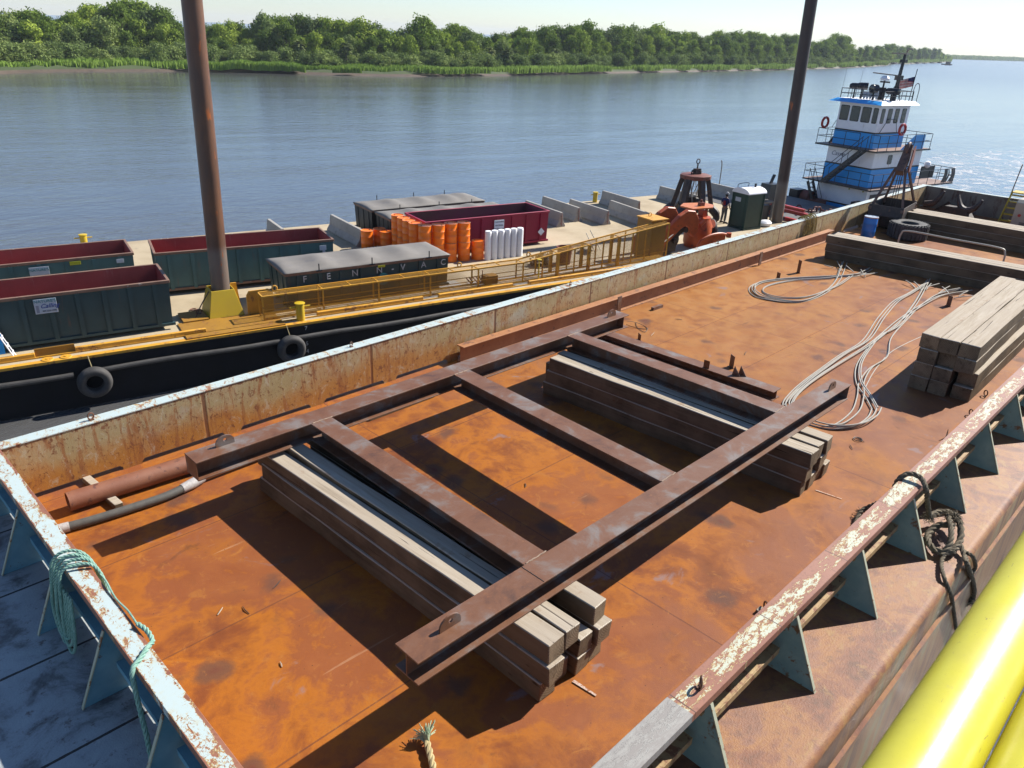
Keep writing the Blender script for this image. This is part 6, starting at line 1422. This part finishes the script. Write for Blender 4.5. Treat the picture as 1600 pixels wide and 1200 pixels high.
# cabbage palms
pm = MB(); pm.tube([(0,0,0),(.1,0,2.4),(0,.1,4.6)], [.2,.17,.16], 8); tr_ = pm.build('trunk', M['bark'], None); tme = tr_.data; bpy.data.objects.remove(tr_)
pm = MB(); r2 = random.Random(1)
for k in range(60):
    a = r2.uniform(0, 6.28); el = r2.uniform(-.9, 1.3); d = V((math.cos(a)*math.cos(el), math.sin(a)*math.cos(el), math.sin(el))); s = d.cross(V((0,0,1))).normalized(); c = V((0,.1,4.7))
    m1 = c+d*.8; e = c+d*1.6+V((0,0,-.45)); pm.add([c, m1-s*.28, e-s*.34, e+d*.25, e+s*.34, m1+s*.28], [(0,1,2,3,4,5)])
fo = pm.build('fronds', M['palm'], None, smooth=0); fme = fo.data; bpy.data.objects.remove(fo)
for px in (543, 764, 792, 868, 1002, 470):
    s = P(px, shore_at(px), ZW); d = V((s.x, s.y, 0)).normalized(); t = thing('palm_tree', 'pale cabbage palm standing among the shrubs of the far bank', 'palm tree', s+d*19+V((0,0,1)), px, 'cabbage palms on the far bank'); t.scale = (1.15,)*3
    for nme, me in (('trunk', tme), ('fronds', fme)): c = bpy.data.objects.new(nme, me); col.objects.link(c); c.parent = t
# wood mass behind the individual trees
mb = MB(); rnd = random.Random(77)
px = -60.0
while px < 1484:
    s = P(px, shore_at(px), ZW); d = V((s.x, s.y, 0)); R_ = d.length; d.normalize(); sc_ = max(1, R_/230)
    for k in range(34):
        back = rnd.uniform(40, 75)*min(sc_, 3.5); top = height_for(px, back, .80); z = ZW+1+max(1.5, top)*rnd.random(); p = s+d*back; p.z = z
        nr = (V((rnd.gauss(0,1), rnd.gauss(0,1), rnd.gauss(0,.8)+.3))-d).normalized(); a = nr.orthogonal().normalized(); b = nr.cross(a); q = rnd.uniform(.6, 1.3)*(.8+.5*sc_); mb.add([p-a*q, p-b*q*.7, p+a*q, p+b*q*.7], [(0,1,2,3)])
    px += 1.6
tag(mb.build('distant_woodland', M['leaf'], None, smooth=0), 'continuous dark green wood filling in behind the bank trees', 'woodland', kind='stuff')
# far shore near the horizon
mb = MB(); rnd = random.Random(5); px = 1440.0
while px < 1760:
    base = P(px, 92.8+(px-1500)*.030, ZW); hh = hgt(base, px, (88.3+(px-1490)*.030)+rnd.uniform(-.6, .6)); d = V((base.x, base.y, 0)).normalized(); 
    for k in range(26):
        p = base+d*rnd.uniform(0, 60); p.z = ZW+hh*rnd.random(); q = rnd.uniform(4, 9); nr = (V((rnd.gauss(0,.5), rnd.gauss(0,.5), rnd.gauss(0,.5)))-d).normalized(); a = nr.orthogonal().normalized(); b = nr.cross(a)
        mb.add([p-a*q, p-b*q*.7, p+a*q, p+b*q*.7], [(0,1,2,3)])
    px += 1.1
tag(mb.build('far_woodland', M['leaf'], None, smooth=0), 'thin hazy line of woods on the horizon at right', 'woodland', kind='stuff')
t = thing('small_boat', 'tiny dark workboat off the wooded point near the horizon', 'boat', P(1479, 101.5, ZW), 1.2); mb = MB(); mb.prism([(-6,0),(6,0),(7,1.2),(-6.5,1.2)], (0,-1.5,0), (1,0,0), (0,0,1), (0,3,0)); mb.build('hull', M['dkmetal'], t, smooth=0)
mb = MB(); mb.box(-4,1,-1.2,1.2,1.2,3.6); mb.box(-3.5,-3.2,-.1,.1,3.6,5); mb.build('cabin', M['greydark'], t, smooth=0)
t = thing('wrecked_jetty', 'low dark broken jetty at the foot of the wooded point', 'jetty', P(1385, 100.6, ZW), 0)
mb = MB(); 
for k in range(9): q = P(1372+12*k, 100.6-.25*k, ZW)-P(1385, 100.6, ZW); mb.box(q.x-3, q.x+3, q.y-2, q.y+2, -.3, .7+.5*(k % 3))
mb.build('timber_jetty', M['dkmetal'], t, smooth=0)

hz = bpy.data.materials.new('air_haze'); hz.use_nodes = True; hn = hz.node_tree; hn.nodes.clear(); ho = hn.nodes.new('ShaderNodeOutputMaterial'); hv = hn.nodes.new('ShaderNodeVolumePrincipled')
hv.inputs['Color'].default_value = (.80,.88,1,1); hv.inputs['Density'].default_value = .00013; hn.links.new(hv.outputs[0], ho.inputs['Volume'])
tag(MB().box(-300, 4500, -250, 4500, ZW-1.5, 42).build('haze', hz, smooth=0), 'pale blue haze over the river', 'haze', kind='stuff')
# ------------------------------------------------------------ haze, light, sky, camera
SUN_TO = V((.975*math.cos(math.radians(39.2)), -.222*math.cos(math.radians(39.2)), math.sin(math.radians(39.2)))).normalized()
w = bpy.data.worlds.new('World'); sc.world = w; w.use_nodes = True; nt = w.node_tree; bg = nt.nodes['Background']
sk = nt.nodes.new('ShaderNodeTexSky'); sk.sky_type = 'NISHITA'; sk.sun_disc = False; sk.sun_elevation = math.radians(39.2); sk.sun_rotation = math.atan2(SUN_TO.x, SUN_TO.y)
sk.air_density = 1.0; sk.dust_density = .15; sk.ozone_density = 3.0; sk.altitude = 0
mxs = nt.nodes.new('ShaderNodeMix'); mxs.data_type = 'RGBA'; mxs.blend_type = 'MULTIPLY'; mxs.inputs[0].default_value = 1; nt.links.new(sk.outputs[0], mxs.inputs[6]); mxs.inputs[7].default_value = (.92, .98, 1.10, 1)
nt.links.new(mxs.outputs[2], bg.inputs[0]); bg.inputs[1].default_value = .072
ld = bpy.data.lights.new('sun', 'SUN'); ld.energy = 5.0; ld.angle = math.radians(.53); ld.color = (1, .95, .87)
lo = bpy.data.objects.new('sun', ld); col.objects.link(lo); lo.rotation_euler = SUN_TO.to_track_quat('Z', 'Y').to_euler()
cd = bpy.data.cameras.new('camera'); co = bpy.data.objects.new('camera', cd); col.objects.link(co); sc.camera = co
cd.sensor_width = 36; cd.lens = 36*FPX/1600; cd.clip_end = 30000; cd.clip_start = .1
mt = Matrix((RT, UP, -fw)).transposed().to_4x4(); mt.translation = CAM; co.matrix_world = mt
sc.view_settings.view_transform = 'Standard'; sc.view_settings.look = 'None'; sc.view_settings.gamma = 1; sc.view_settings.exposure = .92
sc.render.resolution_x = 1024; sc.render.resolution_y = 768
sc.cycles.max_bounces = 6; sc.cycles.transparent_max_bounces = 16; sc.cycles.use_denoising = True
